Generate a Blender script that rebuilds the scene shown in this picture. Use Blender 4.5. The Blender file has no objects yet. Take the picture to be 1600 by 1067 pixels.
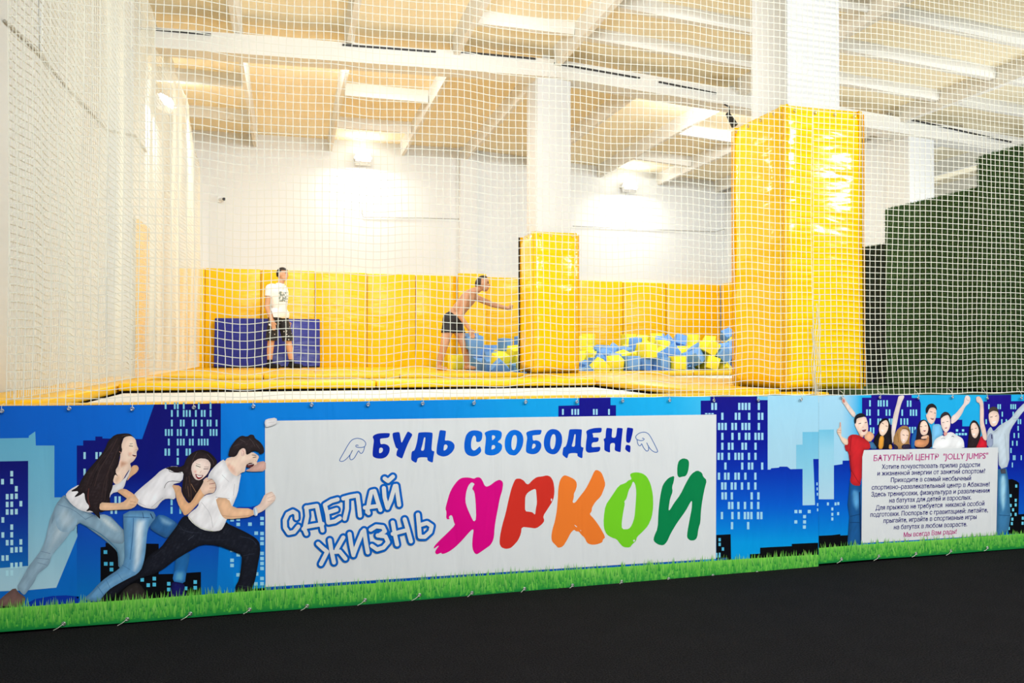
import bpy, bmesh, math, random
from mathutils import Vector, Matrix, Euler, noise
from mathutils.geometry import tessellate_polygon
random.seed(7)
PI = math.pi
scene = bpy.context.scene
COL = scene.collection

# ------------------------------------------------------------------ camera
EYE = Vector((0.0, 0.0, 1.55))
YAW, PITCH, FPX = math.radians(15.6), math.radians(0.69), 1250.0
cam_d = bpy.data.cameras.new('camera')
cam_d.sensor_width = 36.0
cam_d.lens = 36.0 * FPX / 1600.0
cam_d.clip_start = 0.05
cam = bpy.data.objects.new('camera', cam_d)
COL.objects.link(cam)
cam.location = EYE
cam.rotation_euler = (PI / 2 + PITCH, 0, -YAW)
scene.camera = cam
FW = Vector((math.sin(YAW) * math.cos(PITCH), math.cos(YAW) * math.cos(PITCH), math.sin(PITCH)))
RT = Vector((math.cos(YAW), -math.sin(YAW), 0))
UP = RT.cross(FW)

def ray(px, py):
    return FW + RT * ((px - 800.0) / FPX) - UP * ((py - 533.5) / FPX)
def at_y(px, py, Y):
    r = ray(px, py); return EYE + r * (Y / r.y)
def at_x(px, py, X):
    r = ray(px, py); return EYE + r * (X / r.x)
def at_z(px, py, Z):
    r = ray(px, py); return EYE + r * ((Z - EYE.z) / r.z)

# ------------------------------------------------------------------ view, world, fill lights
scene.view_settings.view_transform = 'Standard'
scene.view_settings.look = 'None'
scene.view_settings.gamma = 1.0
scene.view_settings.use_curve_mapping = False
scene.view_settings.exposure = 0.0
scene.cycles.use_denoising = True
scene.cycles.max_bounces = 8
scene.cycles.diffuse_bounces = 5
scene.cycles.glossy_bounces = 3
scene.cycles.sample_clamp_indirect = 6.0

world = bpy.data.worlds.new('world')
scene.world = world
world.use_nodes = True
world.node_tree.nodes['Background'].inputs[0].default_value = (1.0, 0.97, 0.92, 1)
world.node_tree.nodes['Background'].inputs[1].default_value = 0.35

def area(name, loc, power, sx, sy, aim, colour=(0.90, 0.955, 1.0)):
    l = bpy.data.lights.new(name, 'AREA')
    l.shape = 'RECTANGLE'; l.size = sx; l.size_y = sy
    l.energy = power; l.color = colour
    o = bpy.data.objects.new(name, l); COL.objects.link(o)
    o.location = loc
    d = Vector(aim) - Vector(loc)
    o.rotation_euler = d.to_track_quat('-Z', 'Y').to_euler()
    return o
# unseen area lights added to fill the trampoline hall and the walkway
area('fill_light', (1.5, 5.6, 4.35), 150, 1.6, 0.35, (1.8, 13.0, 2.3))
area('fill_light', (9.6, 6.3, 3.1), 150, 1.6, 0.35, (6.0, 13.0, 1.4))
area('fill_light', (0.6, 10.62, 5.31), 92, 1.4, 0.16, (0.8, 14.0, 1.6), (0.93, 0.96, 0.97))  # tucked behind the cross beam, added to brighten the end wall pads
area('fill_light', (6.1, 10.62, 5.12), 120, 1.4, 0.16, (6.6, 14.0, 1.6), (0.94, 0.96, 0.96))
area('fill_light', (15.5, 13.0, 3.0), 130, 0.6, 0.4, (11.5, 12.0, 4.9))  # uplight added to brighten the ceiling of the next bay
area('fill_light', (0.9, -0.5, 4.9), 275, 1.2, 0.35, (0.8, 5.0, 0.9))
area('fill_light', (4.6, -0.4, 4.9), 320, 1.2, 0.35, (4.0, 5.0, 0.9))
area('fill_light', (8.6, 0.4, 4.3), 185, 1.2, 0.35, (7.6, 4.0, 0.6))
area('fill_light', (13.0, 9.5, 4.0), 300, 1.6, 0.5, (13.0, 10.0, 0.0))

# ------------------------------------------------------------------ materials
def srgb(r, g, b):
    f = lambda c: (c / 255.0) / 12.92 if c <= 10.3 else (((c / 255.0) + 0.055) / 1.055) ** 2.4
    return (f(r), f(g), f(b), 1.0)

def new_mat(name):
    m = bpy.data.materials.new(name); m.use_nodes = True
    nt = m.node_tree
    return m, nt, nt.nodes['Principled BSDF']

def mat(name, col, rough=0.6, spec=0.5, metal=0.0, var=0.0, vscale=6.0, bump=0.0, bscale=40.0, stretch=None, dist=0.02, detail=4.0, coat=0.0, rot=None):
    """Plain paint, cloth or vinyl: colour with a little noise variation and a noise bump."""
    m, nt, b = new_mat(name)
    N, L = nt.nodes, nt.links
    b.inputs['Roughness'].default_value = rough
    b.inputs['Specular IOR Level'].default_value = spec
    b.inputs['Metallic'].default_value = metal
    b.inputs['Coat Weight'].default_value = coat
    b.inputs['Coat Roughness'].default_value = 0.12
    g = N.new('ShaderNodeNewGeometry')
    mp = N.new('ShaderNodeMapping')
    L.new(g.outputs['Position'], mp.inputs['Vector'])
    if stretch: mp.inputs['Scale'].default_value = stretch
    if rot: mp.inputs['Rotation'].default_value = rot
    if var > 0:
        n = N.new('ShaderNodeTexNoise'); n.inputs['Scale'].default_value = vscale; n.inputs['Detail'].default_value = 5
        L.new(g.outputs['Position'], n.inputs['Vector'])
        r = N.new('ShaderNodeMapRange')
        r.inputs['To Min'].default_value = 1.0 - var; r.inputs['To Max'].default_value = 1.0 + var
        L.new(n.outputs['Fac'], r.inputs['Value'])
        x = N.new('ShaderNodeMix'); x.data_type = 'RGBA'; x.blend_type = 'MULTIPLY'
        x.inputs['Factor'].default_value = 1.0
        x.inputs['A'].default_value = col
        L.new(r.outputs['Result'], x.inputs['B'])
        L.new(x.outputs['Result'], b.inputs['Base Color'])
    else:
        b.inputs['Base Color'].default_value = col
    if bump > 0:
        n2 = N.new('ShaderNodeTexNoise'); n2.inputs['Scale'].default_value = bscale; n2.inputs['Detail'].default_value = detail
        L.new(mp.outputs['Vector'], n2.inputs['Vector'])
        bp_ = N.new('ShaderNodeBump'); bp_.inputs['Strength'].default_value = bump; bp_.inputs['Distance'].default_value = dist
        L.new(n2.outputs['Fac'], bp_.inputs['Height'])
        L.new(bp_.outputs['Normal'], b.inputs['Normal'])
    return m

def vinyl(name, col, w=0.30, rough=0.27, spec=0.22):
    """Glossy PVC tarpaulin with long diagonal wrinkles that catch the lamps."""
    m, nt, b = new_mat(name)
    N, L = nt.nodes, nt.links
    b.inputs['Base Color'].default_value = col
    b.inputs['Roughness'].default_value = rough
    b.inputs['Specular IOR Level'].default_value = spec
    g = N.new('ShaderNodeNewGeometry')
    def wr(rot, sc, scale, dist):
        mp = N.new('ShaderNodeMapping'); mp.inputs['Rotation'].default_value = rot; mp.inputs['Scale'].default_value = sc
        L.new(g.outputs['Position'], mp.inputs['Vector'])
        n = N.new('ShaderNodeTexNoise'); n.inputs['Scale'].default_value = scale; n.inputs['Detail'].default_value = 3.0
        n.inputs['Roughness'].default_value = 0.45; n.inputs['Distortion'].default_value = 0.3
        L.new(mp.outputs['Vector'], n.inputs['Vector'])
        return n.outputs['Fac']
    a = wr((0.5, -0.55, 0.0), (0.5, 0.5, 3.0), 1.5, 1)
    c = wr((-0.35, 0.75, 0.2), (0.8, 0.8, 2.2), 2.0, 1)
    mx = N.new('ShaderNodeMath'); mx.operation = 'ADD'
    L.new(a, mx.inputs[0]); L.new(c, mx.inputs[1])
    bp_ = N.new('ShaderNodeBump'); bp_.inputs['Strength'].default_value = w; bp_.inputs['Distance'].default_value = 0.06
    L.new(mx.outputs[0], bp_.inputs['Height'])
    L.new(bp_.outputs['Normal'], b.inputs['Normal'])
    return m

def glow(name, col, strength):
    m, nt, b = new_mat(name)
    b.inputs['Base Color'].default_value = col
    b.inputs['Emission Color'].default_value = col
    b.inputs['Emission Strength'].default_value = strength
    return m

M = {}
M['wall'] = mat('painted_wall', (0.665, 0.675, 0.665, 1), 0.75, 0.3, var=0.035, vscale=1.2, bump=0.12, bscale=9, dist=0.01)
M['ceiling'] = mat('bounce_tinted_ceiling', (0.87, 0.775, 0.56, 1), 0.85, 0.2, var=0.06, vscale=1.5, bump=0.1, bscale=12, dist=0.01)  # white ceiling; warm bounce from the yellow pads is mixed into the colour
M['rib'] = mat('painted_concrete_rib', (0.73, 0.71, 0.65, 1), 0.8, 0.2, var=0.05, vscale=2.5, bump=0.1, bscale=14, dist=0.01)
M['column'] = mat('painted_column', (0.70, 0.70, 0.685, 1), 0.7, 0.3, var=0.03, vscale=2.0, bump=0.08, bscale=10, dist=0.01)
def carpet_mat():
    m, nt, b = new_mat('black_carpet'); N, L = nt.nodes, nt.links
    g = N.new('ShaderNodeNewGeometry')
    n = N.new('ShaderNodeTexNoise'); n.inputs['Scale'].default_value = 120; n.inputs['Detail'].default_value = 3
    n2 = N.new('ShaderNodeTexNoise'); n2.inputs['Scale'].default_value = 5; n2.inputs['Detail'].default_value = 3
    L.new(g.outputs['Position'], n.inputs['Vector']); L.new(g.outputs['Position'], n2.inputs['Vector'])
    r = N.new('ShaderNodeValToRGB')
    r.color_ramp.elements[0].position = .36; r.color_ramp.elements[0].color = (.0018, .0016, .0018, 1)
    r.color_ramp.elements[1].position = .68; r.color_ramp.elements[1].color = (.0165, .0150, .0160, 1)
    L.new(n.outputs['Fac'], r.inputs['Fac'])
    x = N.new('ShaderNodeMix'); x.data_type = 'RGBA'; x.blend_type = 'MULTIPLY'; x.inputs['Factor'].default_value = .5
    mr = N.new('ShaderNodeMapRange'); mr.inputs['To Min'].default_value = .5; mr.inputs['To Max'].default_value = 1.5
    L.new(n2.outputs['Fac'], mr.inputs['Value']); L.new(r.outputs['Color'], x.inputs['A']); L.new(mr.outputs['Result'], x.inputs['B'])
    L.new(x.outputs['Result'], b.inputs['Base Color'])
    b.inputs['Roughness'].default_value = .97; b.inputs['Specular IOR Level'].default_value = .08
    bp_ = N.new('ShaderNodeBump'); bp_.inputs['Strength'].default_value = .8; bp_.inputs['Distance'].default_value = .01
    L.new(n.outputs['Fac'], bp_.inputs['Height']); L.new(bp_.outputs['Normal'], b.inputs['Normal'])
    return m
M['carpet'] = carpet_mat()
M['yellow'] = vinyl('yellow_vinyl', (0.93, 0.52, 0.006, 1))
M['yellow_gloss'] = vinyl('glossy_yellow_vinyl', (0.98, 0.60, 0.004, 1), 0.38, 0.14, 0.6)
M['yellow_flat'] = mat('yellow_vinyl_pad', (0.93, 0.52, 0.006, 1), 0.32, 0.35, bump=0.25, bscale=5, stretch=(0.5, 1, 1), dist=0.03)
M['orange_seam'] = mat('orange_seam', (0.70, 0.33, 0.006, 1), 0.5, 0.4)
M['blue_vinyl'] = vinyl('blue_vinyl', (0.022, 0.028, 0.25, 1), 0.35)
M['black'] = mat('black_gap', (0.012, 0.011, 0.010, 1), 0.8, 0.2)
M['mat_white'] = mat('jump_mat_weave', (0.80, 0.79, 0.76, 1), 0.45, 0.5, var=0.04, vscale=30)
M['net'] = mat('net_cord', (0.65, 0.625, 0.52, 1), 0.8, 0.2)
M['steel'] = mat('galvanised_steel', (0.45, 0.45, 0.44, 1), 0.35, 0.5, metal=0.9)
M['plastic_dark'] = mat('dark_plastic', (0.02, 0.02, 0.022, 1), 0.45, 0.4)
M['plastic_white'] = mat('white_plastic', (0.75, 0.75, 0.73, 1), 0.4, 0.4)
M['cable'] = mat('grey_cable', (0.42, 0.41, 0.37, 1), 0.6, 0.3)
M['lamp'] = glow('lit_led_lens', (1.0, 0.985, 0.95, 1), 45.0)
M['foam_yellow'] = mat('yellow_foam', (0.86, 0.74, 0.05, 1), 0.95, 0.1, var=0.06, vscale=30, bump=0.25, bscale=120, dist=0.004)
M['foam_blue'] = mat('blue_foam', (0.15, 0.33, 0.68, 1), 0.95, 0.1, var=0.08, vscale=30, bump=0.25, bscale=120, dist=0.004)

# ------------------------------------------------------------------ mesh builder
class MB:
    def __init__(s): s.v = []; s.f = []
    def box(s, x0, x1, y0, y1, z0, z1):
        i = len(s.v)
        s.v += [(x0,y0,z0),(x1,y0,z0),(x1,y1,z0),(x0,y1,z0),(x0,y0,z1),(x1,y0,z1),(x1,y1,z1),(x0,y1,z1)]
        s.f += [(i,i+3,i+2,i+1),(i+4,i+5,i+6,i+7),(i,i+1,i+5,i+4),(i+1,i+2,i+6,i+5),(i+2,i+3,i+7,i+6),(i+3,i,i+4,i+7)]
        return s
    def hexa(s, p):
        """eight corners: bottom ring then top ring, each counter-clockwise from above"""
        i = len(s.v); s.v += [tuple(q) for q in p]
        s.f += [(i,i+3,i+2,i+1),(i+4,i+5,i+6,i+7),(i,i+1,i+5,i+4),(i+1,i+2,i+6,i+5),(i+2,i+3,i+7,i+6),(i+3,i,i+4,i+7)]
        return s
    def tube(s, pts, r, n=6, caps=True):
        pts = [Vector(p) for p in pts]
        i0 = len(s.v); ref = Vector((0, 0, 1))
        for k, p in enumerate(pts):
            a = pts[max(k-1, 0)]; b = pts[min(k+1, len(pts)-1)]
            t = (b - a).normalized()
            u = t.cross(ref)
            if u.length < 1e-3: u = t.cross(Vector((1, 0, 0)))
            u.normalize(); w = t.cross(u)
            rr = r[k] if isinstance(r, (list, tuple)) else r
            for j in range(n):
                an = 2 * PI * j / n
                s.v.append(tuple(p + u * (rr * math.cos(an)) + w * (rr * math.sin(an))))
        for k in range(len(pts) - 1):
            for j in range(n):
                a = i0 + k*n + j; b = i0 + k*n + (j+1) % n
                s.f.append((a, b, b+n, a+n))
        if caps:
            s.f.append(tuple(i0 + j for j in range(n))[::-1])
            s.f.append(tuple(i0 + (len(pts)-1)*n + j for j in range(n)))
        return s
    def ring(s, c, axis, R, r, n=14, m=6):
        c = Vector(c); axis = Vector(axis).normalized()
        u = axis.cross(Vector((0.3, 0.2, 1))).normalized(); w = axis.cross(u)
        i0 = len(s.v)
        for k in range(n):
            a = 2*PI*k/n; d = u*math.cos(a) + w*math.sin(a)
            for j in range(m):
                b = 2*PI*j/m
                s.v.append(tuple(c + d*(R + r*math.cos(b)) + axis*(r*math.sin(b))))
        for k in range(n):
            for j in range(m):
                s.f.append((i0+k*m+j, i0+k*m+(j+1)%m, i0+((k+1)%n)*m+(j+1)%m, i0+((k+1)%n)*m+j))
        return s
    def build(s, name, m, parent=None, bevel=0.0, seg=2, smooth=False, loc=None):
        me = bpy.data.meshes.new(name)
        me.from_pydata(s.v, [], s.f); me.update()
        me.materials.append(m)
        if bevel > 0:
            bm = bmesh.new(); bm.from_mesh(me)
            bmesh.ops.bevel(bm, geom=bm.edges[:], offset=bevel, segments=seg, affect='EDGES', profile=0.5)
            bm.to_mesh(me); bm.free(); smooth = True
        if smooth:
            for p in me.polygons: p.use_smooth = True
        o = bpy.data.objects.new(name, me); COL.objects.link(o)
        if parent: o.parent = parent
        if loc: o.location = loc
        return o

def tag(o, label=None, cat=None, group=None, kind=None):
    if label: o['label'] = label
    if cat: o['category'] = cat
    if group: o['group'] = group
    if kind: o['kind'] = kind
    return o
def empty(name, loc=(0, 0, 0), rz=0.0):
    o = bpy.data.objects.new(name, None); COL.objects.link(o)
    o.empty_display_size = 0.1
    o.location = loc; o.rotation_euler = (0, 0, rz)
    return o
def struct(o, label=None, cat=None):
    o['kind'] = 'structure'
    if label: o['label'] = label
    if cat: o['category'] = cat
    return o
def copy_tree(o, parent=None):
    c = o.copy(); COL.objects.link(c)
    if parent: c.parent = parent
    for ch in list(o.children): copy_tree(ch, c)
    return c
# ================================================================== the room
BACK, LEFT = 15.7, -1.95
APEX = 3.35                       # roof ridge line over the column row
def roof(x):                      # height of the rib undersides
    return 5.38 if x <= APEX else 5.38 - 0.060 * (x - APEX)
PANEL_UP = 0.24

struct(MB().box(-4.0, 18.0, -5.0, 5.6, -0.1, 0.0).build('floor', M['carpet']), 'black speckled carpet in front of the printed banner', 'floor')
struct(MB().box(LEFT - 0.25, LEFT, -5.0, BACK + 0.3, 0, 6.0).build('wall_left', M['wall']), 'white wall behind the hazy side net', 'wall')
struct(MB().box(LEFT, 18.0, BACK, BACK + 0.25, 0, 6.0).build('wall_back', M['wall']), 'white end wall above the yellow wall pads', 'wall')
struct(MB().box(9.25, 9.45, 10.7, BACK, 0, 6.0).build('wall_right', M['wall']), 'white wall closing the foam pit side', 'wall')
struct(MB().box(17.9, 18.1, -5.0, BACK, 0, 6.0).build('wall_east', M['wall']), 'white far wall of the next bay', 'wall')
struct(MB().box(-2.2, 18.0, -5.2, -5.0, 0, 6.0).build('wall_front', M['wall']), 'white wall of the walkway', 'wall')
# thin wall pilaster steps on the back wall
struct(MB().box(3.28, 3.62, BACK - 0.12, BACK, 3.0, 5.7).build('trim_1', M['wall']), 'shallow white pilaster on the end wall', 'pilaster')
struct(MB().box(LEFT, -1.70, 9.86, 10.62, 1.2, 5.7).build('trim_2', M['wall']), 'white half pillar on the side wall', 'pilaster')

# roof slab
mb = MB()
for x0, x1 in ((-2.2, APEX), (APEX, 18.1)):
    for y0, y1 in ((-5.2, 10.3), (10.3, 16.0)):
        a, b = roof(x0) + PANEL_UP, roof(x1) + PANEL_UP
        mb.hexa([(x0,y0,a),(x1,y0,b),(x1,y1,b),(x0,y1,a),(x0,y0,a+.2),(x1,y0,b+.2),(x1,y1,b+.2),(x0,y1,a+.2)])
struct(mb.build('ceiling', M['ceiling']), 'white ribbed roof slab, coloured cream for bounced light', 'ceiling')

def rib_y(x, y0, y1, w=0.11, drop=0.0):
    a, b = roof(x - w/2), roof(x + w/2)
    t0, t1 = a + PANEL_UP + .01, b + PANEL_UP + .01
    x0, x1 = x - w/2, x + w/2
    n = 0.028                          # ribs narrow towards the underside
    return MB().hexa([(x0+n,y0,a-drop),(x1-n,y0,b-drop),(x1-n,y1,b-drop),(x0+n,y1,a-drop),(x0,y0,t0),(x1,y0,t1),(x1,y1,t1),(x0,y1,t0)])
def rib_x(y, x0, x1, w=0.14, drop=0.0):
    a, b = roof(x0) + drop, roof(x1) + drop
    t0, t1 = roof(x0) + PANEL_UP + .01, roof(x1) + PANEL_UP + .01
    y0, y1 = y - w/2, y + w/2
    n = 0.035
    return MB().hexa([(x0,y0+n,a),(x1,y0+n,b),(x1,y1-n,b),(x0,y1-n,a),(x0,y0,t0),(x1,y0,t1),(x1,y1,t1),(x0,y1,t0)])
nb = 0
def beam(mbuilder, label):
    global nb
    nb += 1
    return struct(mbuilder.build('beam', M['rib']), label, 'beam')
PITCH_X = 1.38
rear = [-0.62 + PITCH_X * k for k in range(0, 12)]
for k, x in enumerate(rear):
    if abs(x - APEX) < 0.25: x = APEX + 0.05
    beam(rib_y(x, 10.42, BACK), 'white roof rib running back to the end wall, number %d from the side wall' % (k + 1))
front = [-0.62, 0.72, 2.08, 3.46, 6.24, 9.02, 11.8, 14.5]
for k, x in enumerate(front):
    beam(rib_y(x, -5.0, 10.12, 0.13), 'white roof rib over the front bay, number %d from the side wall' % (k + 1))
for (a, b) in ((3.46, 6.24), (6.24, 9.02), (9.02, 11.8), (11.8, 14.5)):
    for y in (5.6, 6.55, 7.5, 8.45, 9.4):
        beam(rib_x(y, a + .06, b - .06, 0.16, 0.10), 'short white cross rib between two roof ribs')
for (a, b) in ((2.08, 3.46),):
    for y in (7.4, 9.35):
        beam(rib_x(y, a + .06, b - .06, 0.16, 0.10), 'short white cross rib beside the roof ridge')
for (a, b) in ((-1.9, -0.62), (0.76, 2.14), (6.28, 7.66)):
    for y in (12.4, 14.2):
        beam(rib_x(y, a + .05, b - .05, 0.15, 0.06), 'short white cross rib above a floodlight')
# main cross beam on the column row, with the dark slit above it
for (x0, x1) in ((-2.0, APEX + .1), (APEX + .1, 14.0)):
    a, b = (5.10, 5.22) if x0 < 0 else (5.22, 5.22 - .062 * (x1 - x0))
    h = 0.24
    beam(MB().hexa([(x0,10.12,a),(x1,10.12,b),(x1,10.42,b),(x0,10.42,a),(x0,10.12,a+h),(x1,10.12,b+h),(x1,10.42,b+h),(x0,10.42,a+h)]),
         'long white cross beam on the small pillar, ' + ('level part' if x0 < 0 else 'sloping part'))

# columns
def column(x0, x1, y0, y1, z0, z1, label):
    return struct(MB().box(x0, x1, y0, y1, z0, z1).build('column', M['column'], bevel=0.012), label, 'column')
column(3.735, 4.215, 5.40, 5.90, 0, 5.7, 'white upper part of the big pillar above its tall yellow pad')
column(3.20, 3.68, 10.2, 10.7, 1.1, 5.25, 'white pillar above the short yellow pad')
column(9.2, 9.68, 10.2, 10.7, 1.1, 4.9, 'white pillar behind the green turf wall')

# dark slits where the roof slabs sit above the cross beam
for k, (xa, ya, xb, yb) in enumerate(((196,42,330,54),(535,70,681,81),(709,80,838,92),(866,99,1000,122),(1030,128,1120,146),(1410,184,1580,222))):
    a, b = at_y(xa, ya, 10.1), at_y(xb, yb, 10.1)
    struct(MB().hexa([(a.x,10.09,a.z-.007),(b.x,10.09,b.z-.007),(b.x,10.13,b.z-.007),(a.x,10.13,a.z-.007),(a.x,10.09,a.z+.009),(b.x,10.09,b.z+.009),(b.x,10.13,b.z+.009),(a.x,10.13,a.z+.009)]).build('trim_%d' % (k + 4), M['plastic_dark']), 'thin dark slit above the cross beam', 'gap')
# ================================================================== trampoline deck
DECK = 1.20
struct(MB().box(LEFT, 9.25, 5.06, BACK, 0.0, 1.02).build('floor', M['black']), 'dark platform under the trampolines', 'platform')

def soft_box(name, m, x0, x1, y0, y1, z0, z1, parent=None, r=0.02, seg=3):
    return MB().box(x0, x1, y0, y1, z0, z1).build(name, m, parent, bevel=r, seg=seg)

def trampoline(x0, x1, y0, y1, label):
    t = empty('trampoline', ((x0+x1)/2, (y0+y1)/2, 1.02))
    tag(t, label, 'trampoline', 'trampolines in the deck')
    def part(mb, name, m):
        o = mb.build(name, m, t); o.matrix_parent_inverse = Matrix.Translation(-t.location); return o
    part(MB().box(x0+.05, x1-.05, y0+.05, y1-.05, 1.188, 1.197), 'jump_mat', M['mat_white'])
    fr = MB()
    for (a,b,c,d) in ((x0,x1,y0,y0+.05),(x0,x1,y1-.05,y1),(x0,x0+.05,y0+.05,y1-.05),(x1-.05,x1,y0+.05,y1-.05)):
        fr.box(a,b,c,d,1.02,1.185)
    part(fr, 'frame', M['black'])
    sp = MB()
    sp.box(x0+.05, x1-.05, y1-.049, y1-.002, 1.186, 1.200)
    part(sp, 'spring_webbing', M['black'])
    return t
trampoline(-1.38, 2.92, 5.30, 7.36, 'white trampoline bed lying just behind the banner')
trampoline(-1.05, 2.92, 8.05, 10.08, 'trampoline bed hidden between the second and third yellow pad rows')
trampoline(4.85, 8.9, 8.52, 10.40, 'white trampoline bed in front of the foam pit')

def pad(x0, x1, y0, y1, z0, z1, label, r=0.013, n=1):
    t = empty('safety_pad', ((x0+x1)/2, (y0+y1)/2, z0))
    tag(t, label, 'safety pad', 'yellow safety pads of the trampoline deck')
    w = (x1-x0)/n
    for k in range(n):
        o = soft_box('cushion', M['yellow_flat'], x0+k*w+.004, x0+(k+1)*w-.004, y0, y1, z0, z1, t, r)
        o.matrix_parent_inverse = Matrix.Translation(-t.location)
    sk = MB().box(x0+.03, x1-.03, y0+.03, y1-.03, 1.02, z0+.02).build('pad_base', M['black'], t)
    sk.matrix_parent_inverse = Matrix.Translation(-t.location)
    return t
pad(LEFT+.01, 3.86, 5.07, 5.26, 1.17, 1.245, 'narrow yellow edge pad directly above the banner top')
pad(LEFT+.01, -1.39, 5.28, 10.1, 1.19, 1.262, 'long yellow pad along the side wall', n=2)
pad(-1.38, 2.92, 7.36, 8.04, 1.212, 1.278, 'yellow pad row behind the white trampoline bed next to the banner', n=2)
pad(2.93, 3.58, 5.28, 8.04, 1.205, 1.262, 'broad glossy yellow pad on the trampoline side of the big padded pillar')
pad(3.59, 4.36, 6.06, 8.04, 1.205, 1.262, 'glossy yellow pad directly behind the big padded pillar')
pad(4.4, 9.2, 8.05, 8.50, 1.19, 1.228, 'yellow pad row in front of the trampoline bed by the foam pit', n=2)
pad(2.93, 4.38, 8.05, 10.08, 1.205, 1.255, 'yellow pad in front of the short padded pillar')
pad(LEFT+.01, 3.0, 10.11, 10.92, 1.205, 1.262, 'yellow pad row before the landing area where the men stand', n=3)
pad(3.85, 9.2, 10.42, 11.02, 1.185, 1.258, 'yellow edge pad along the front of the foam pit', n=3)
pad(LEFT+.01, 2.67, 10.94, 12.6, 1.205, 1.25, 'yellow landing pad under the shirtless man', n=2)
pad(LEFT+.01, 2.62, 12.62, 15.6, 1.205, 1.248, 'yellow landing pad under the man in the white T-shirt', n=2)

# foam pit floor, lower than the deck
struct(MB().box(2.65, 9.2, 11.05, 15.6, 1.02, 1.06).build('floor', M['black']), 'dark floor of the foam pit', 'pit floor')

# ------------------------------------------------------------------ wall pads
def wall_pad(x0, x1, yb, z0, z1, label, thick=0.07, m='yellow'):
    t = empty('wall_pad', ((x0+x1)/2, yb, z0))
    tag(t, label, 'wall pad', 'yellow wall pads behind the deck')
    inv = Matrix.Translation(-t.location)
    o = MB().box(x0+.004, x1-.004, yb-thick, yb-.005, z0, z1).build('cover', M[m], t, bevel=.018, seg=3); o.matrix_parent_inverse = inv
    s = MB().box(x0+.002, x0+.010, yb-thick-.004, yb-thick+.01, z0, z1-.02).build('seam', M['orange_seam'], t); s.matrix_parent_inverse = inv
    return t
edges = [-1.94, -1.48, -0.50, 0.48, 1.46, 2.40, 3.22]
ZT = [3.075, 3.075, 3.07, 3.06, 3.05, 3.045]
where = ['in the corner behind the side net', 'behind the leaning blue mat, nearer the side wall', 'behind the man in the white T-shirt', 'between the blue mat and the shirtless man',
         'just behind the back of the shirtless man', 'behind the shirtless man and next to the wall pilaster']
for k in range(6):
    wall_pad(edges[k], edges[k+1], BACK, 1.16, ZT[k], 'tall glossy yellow wall pad ' + where[k])
wall_pad(3.22, 3.80, BACK - 0.12, 1.16, 3.09, 'slightly taller yellow wall pad on the pilaster above the small heap of cubes', 0.09)
edges = [3.82, 4.80, 5.80, 6.80, 7.80, 9.10]
where = ['hidden partly by the short pillar, behind the foam pit', 'behind the foam pit, first one clear of the short pillar', 'behind the tallest yellow peak of the foam heap',
         'behind the middle of the foam heap', 'at the far corner of the foam pit']
for k in range(5):
    wall_pad(edges[k], edges[k+1], BACK, 1.06, 3.04 - .01*k, 'glossy yellow wall pad ' + where[k])
# pads on the side of the pit and on the half pillar
t = empty('wall_pad', (9.2, 13.2, 1.06)); tag(t, 'yellow wall pad on the closing wall of the foam pit, beside the big pillar', 'wall pad', 'yellow wall pads behind the deck')
o = MB().box(9.10, 9.245, 11.0, 15.6, 1.06, 3.02).build('cover', M['yellow'], t, bevel=.018, seg=3); o.matrix_parent_inverse = Matrix.Translation(-t.location)
t = empty('wall_pad', (-1.68, 10.24, 1.2)); tag(t, 'tall narrow yellow pad on the white half pillar, pale behind the side net', 'wall pad', 'yellow wall pads behind the deck')
o = MB().box(-1.695, -1.635, 9.87, 10.61, 1.26, 3.05).build('cover', M['yellow'], t, bevel=.015, seg=3); o.matrix_parent_inverse = Matrix.Translation(-t.location)
o = MB().box(-1.698, -1.672, 9.845, 9.868, 1.26, 3.05).build('edge_strip', M['cable'], t); o.matrix_parent_inverse = Matrix.Translation(-t.location)
o['label'] = 'grey edge strip'

# blue mat leaning on the wall pads
t = empty('gym_mat', (0.0, 15.35, 1.25)); tag(t, 'blue vinyl gym mat leaning on the yellow wall pads behind the man in white', 'gym mat')
a, b = at_y(334, 573, 15.25), at_y(500, 573, 15.25)
mb = MB().hexa([(a.x,15.22,1.252),(b.x,15.22,1.252),(b.x,15.38,1.252),(a.x,15.38,1.252),(a.x,15.40,2.15),(b.x,15.40,2.15),(b.x,15.56,2.15),(a.x,15.56,2.15)])
o = mb.build('cover', M['blue_vinyl'], t, bevel=.02, seg=3); o.matrix_parent_inverse = Matrix.Translation(-t.location)
o = MB().hexa([(a.x+.01,15.214,1.2505),(b.x-.01,15.214,1.2505),(b.x-.01,15.37,1.2505),(a.x+.01,15.37,1.2505),(a.x+.01,15.216,1.275),(b.x-.01,15.216,1.275),(b.x-.01,15.37,1.275),(a.x+.01,15.37,1.275)]).build('base_strip', M['black'], t)
o.matrix_parent_inverse = Matrix.Translation(-t.location); o['label'] = 'black anti-slip strip'

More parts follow.
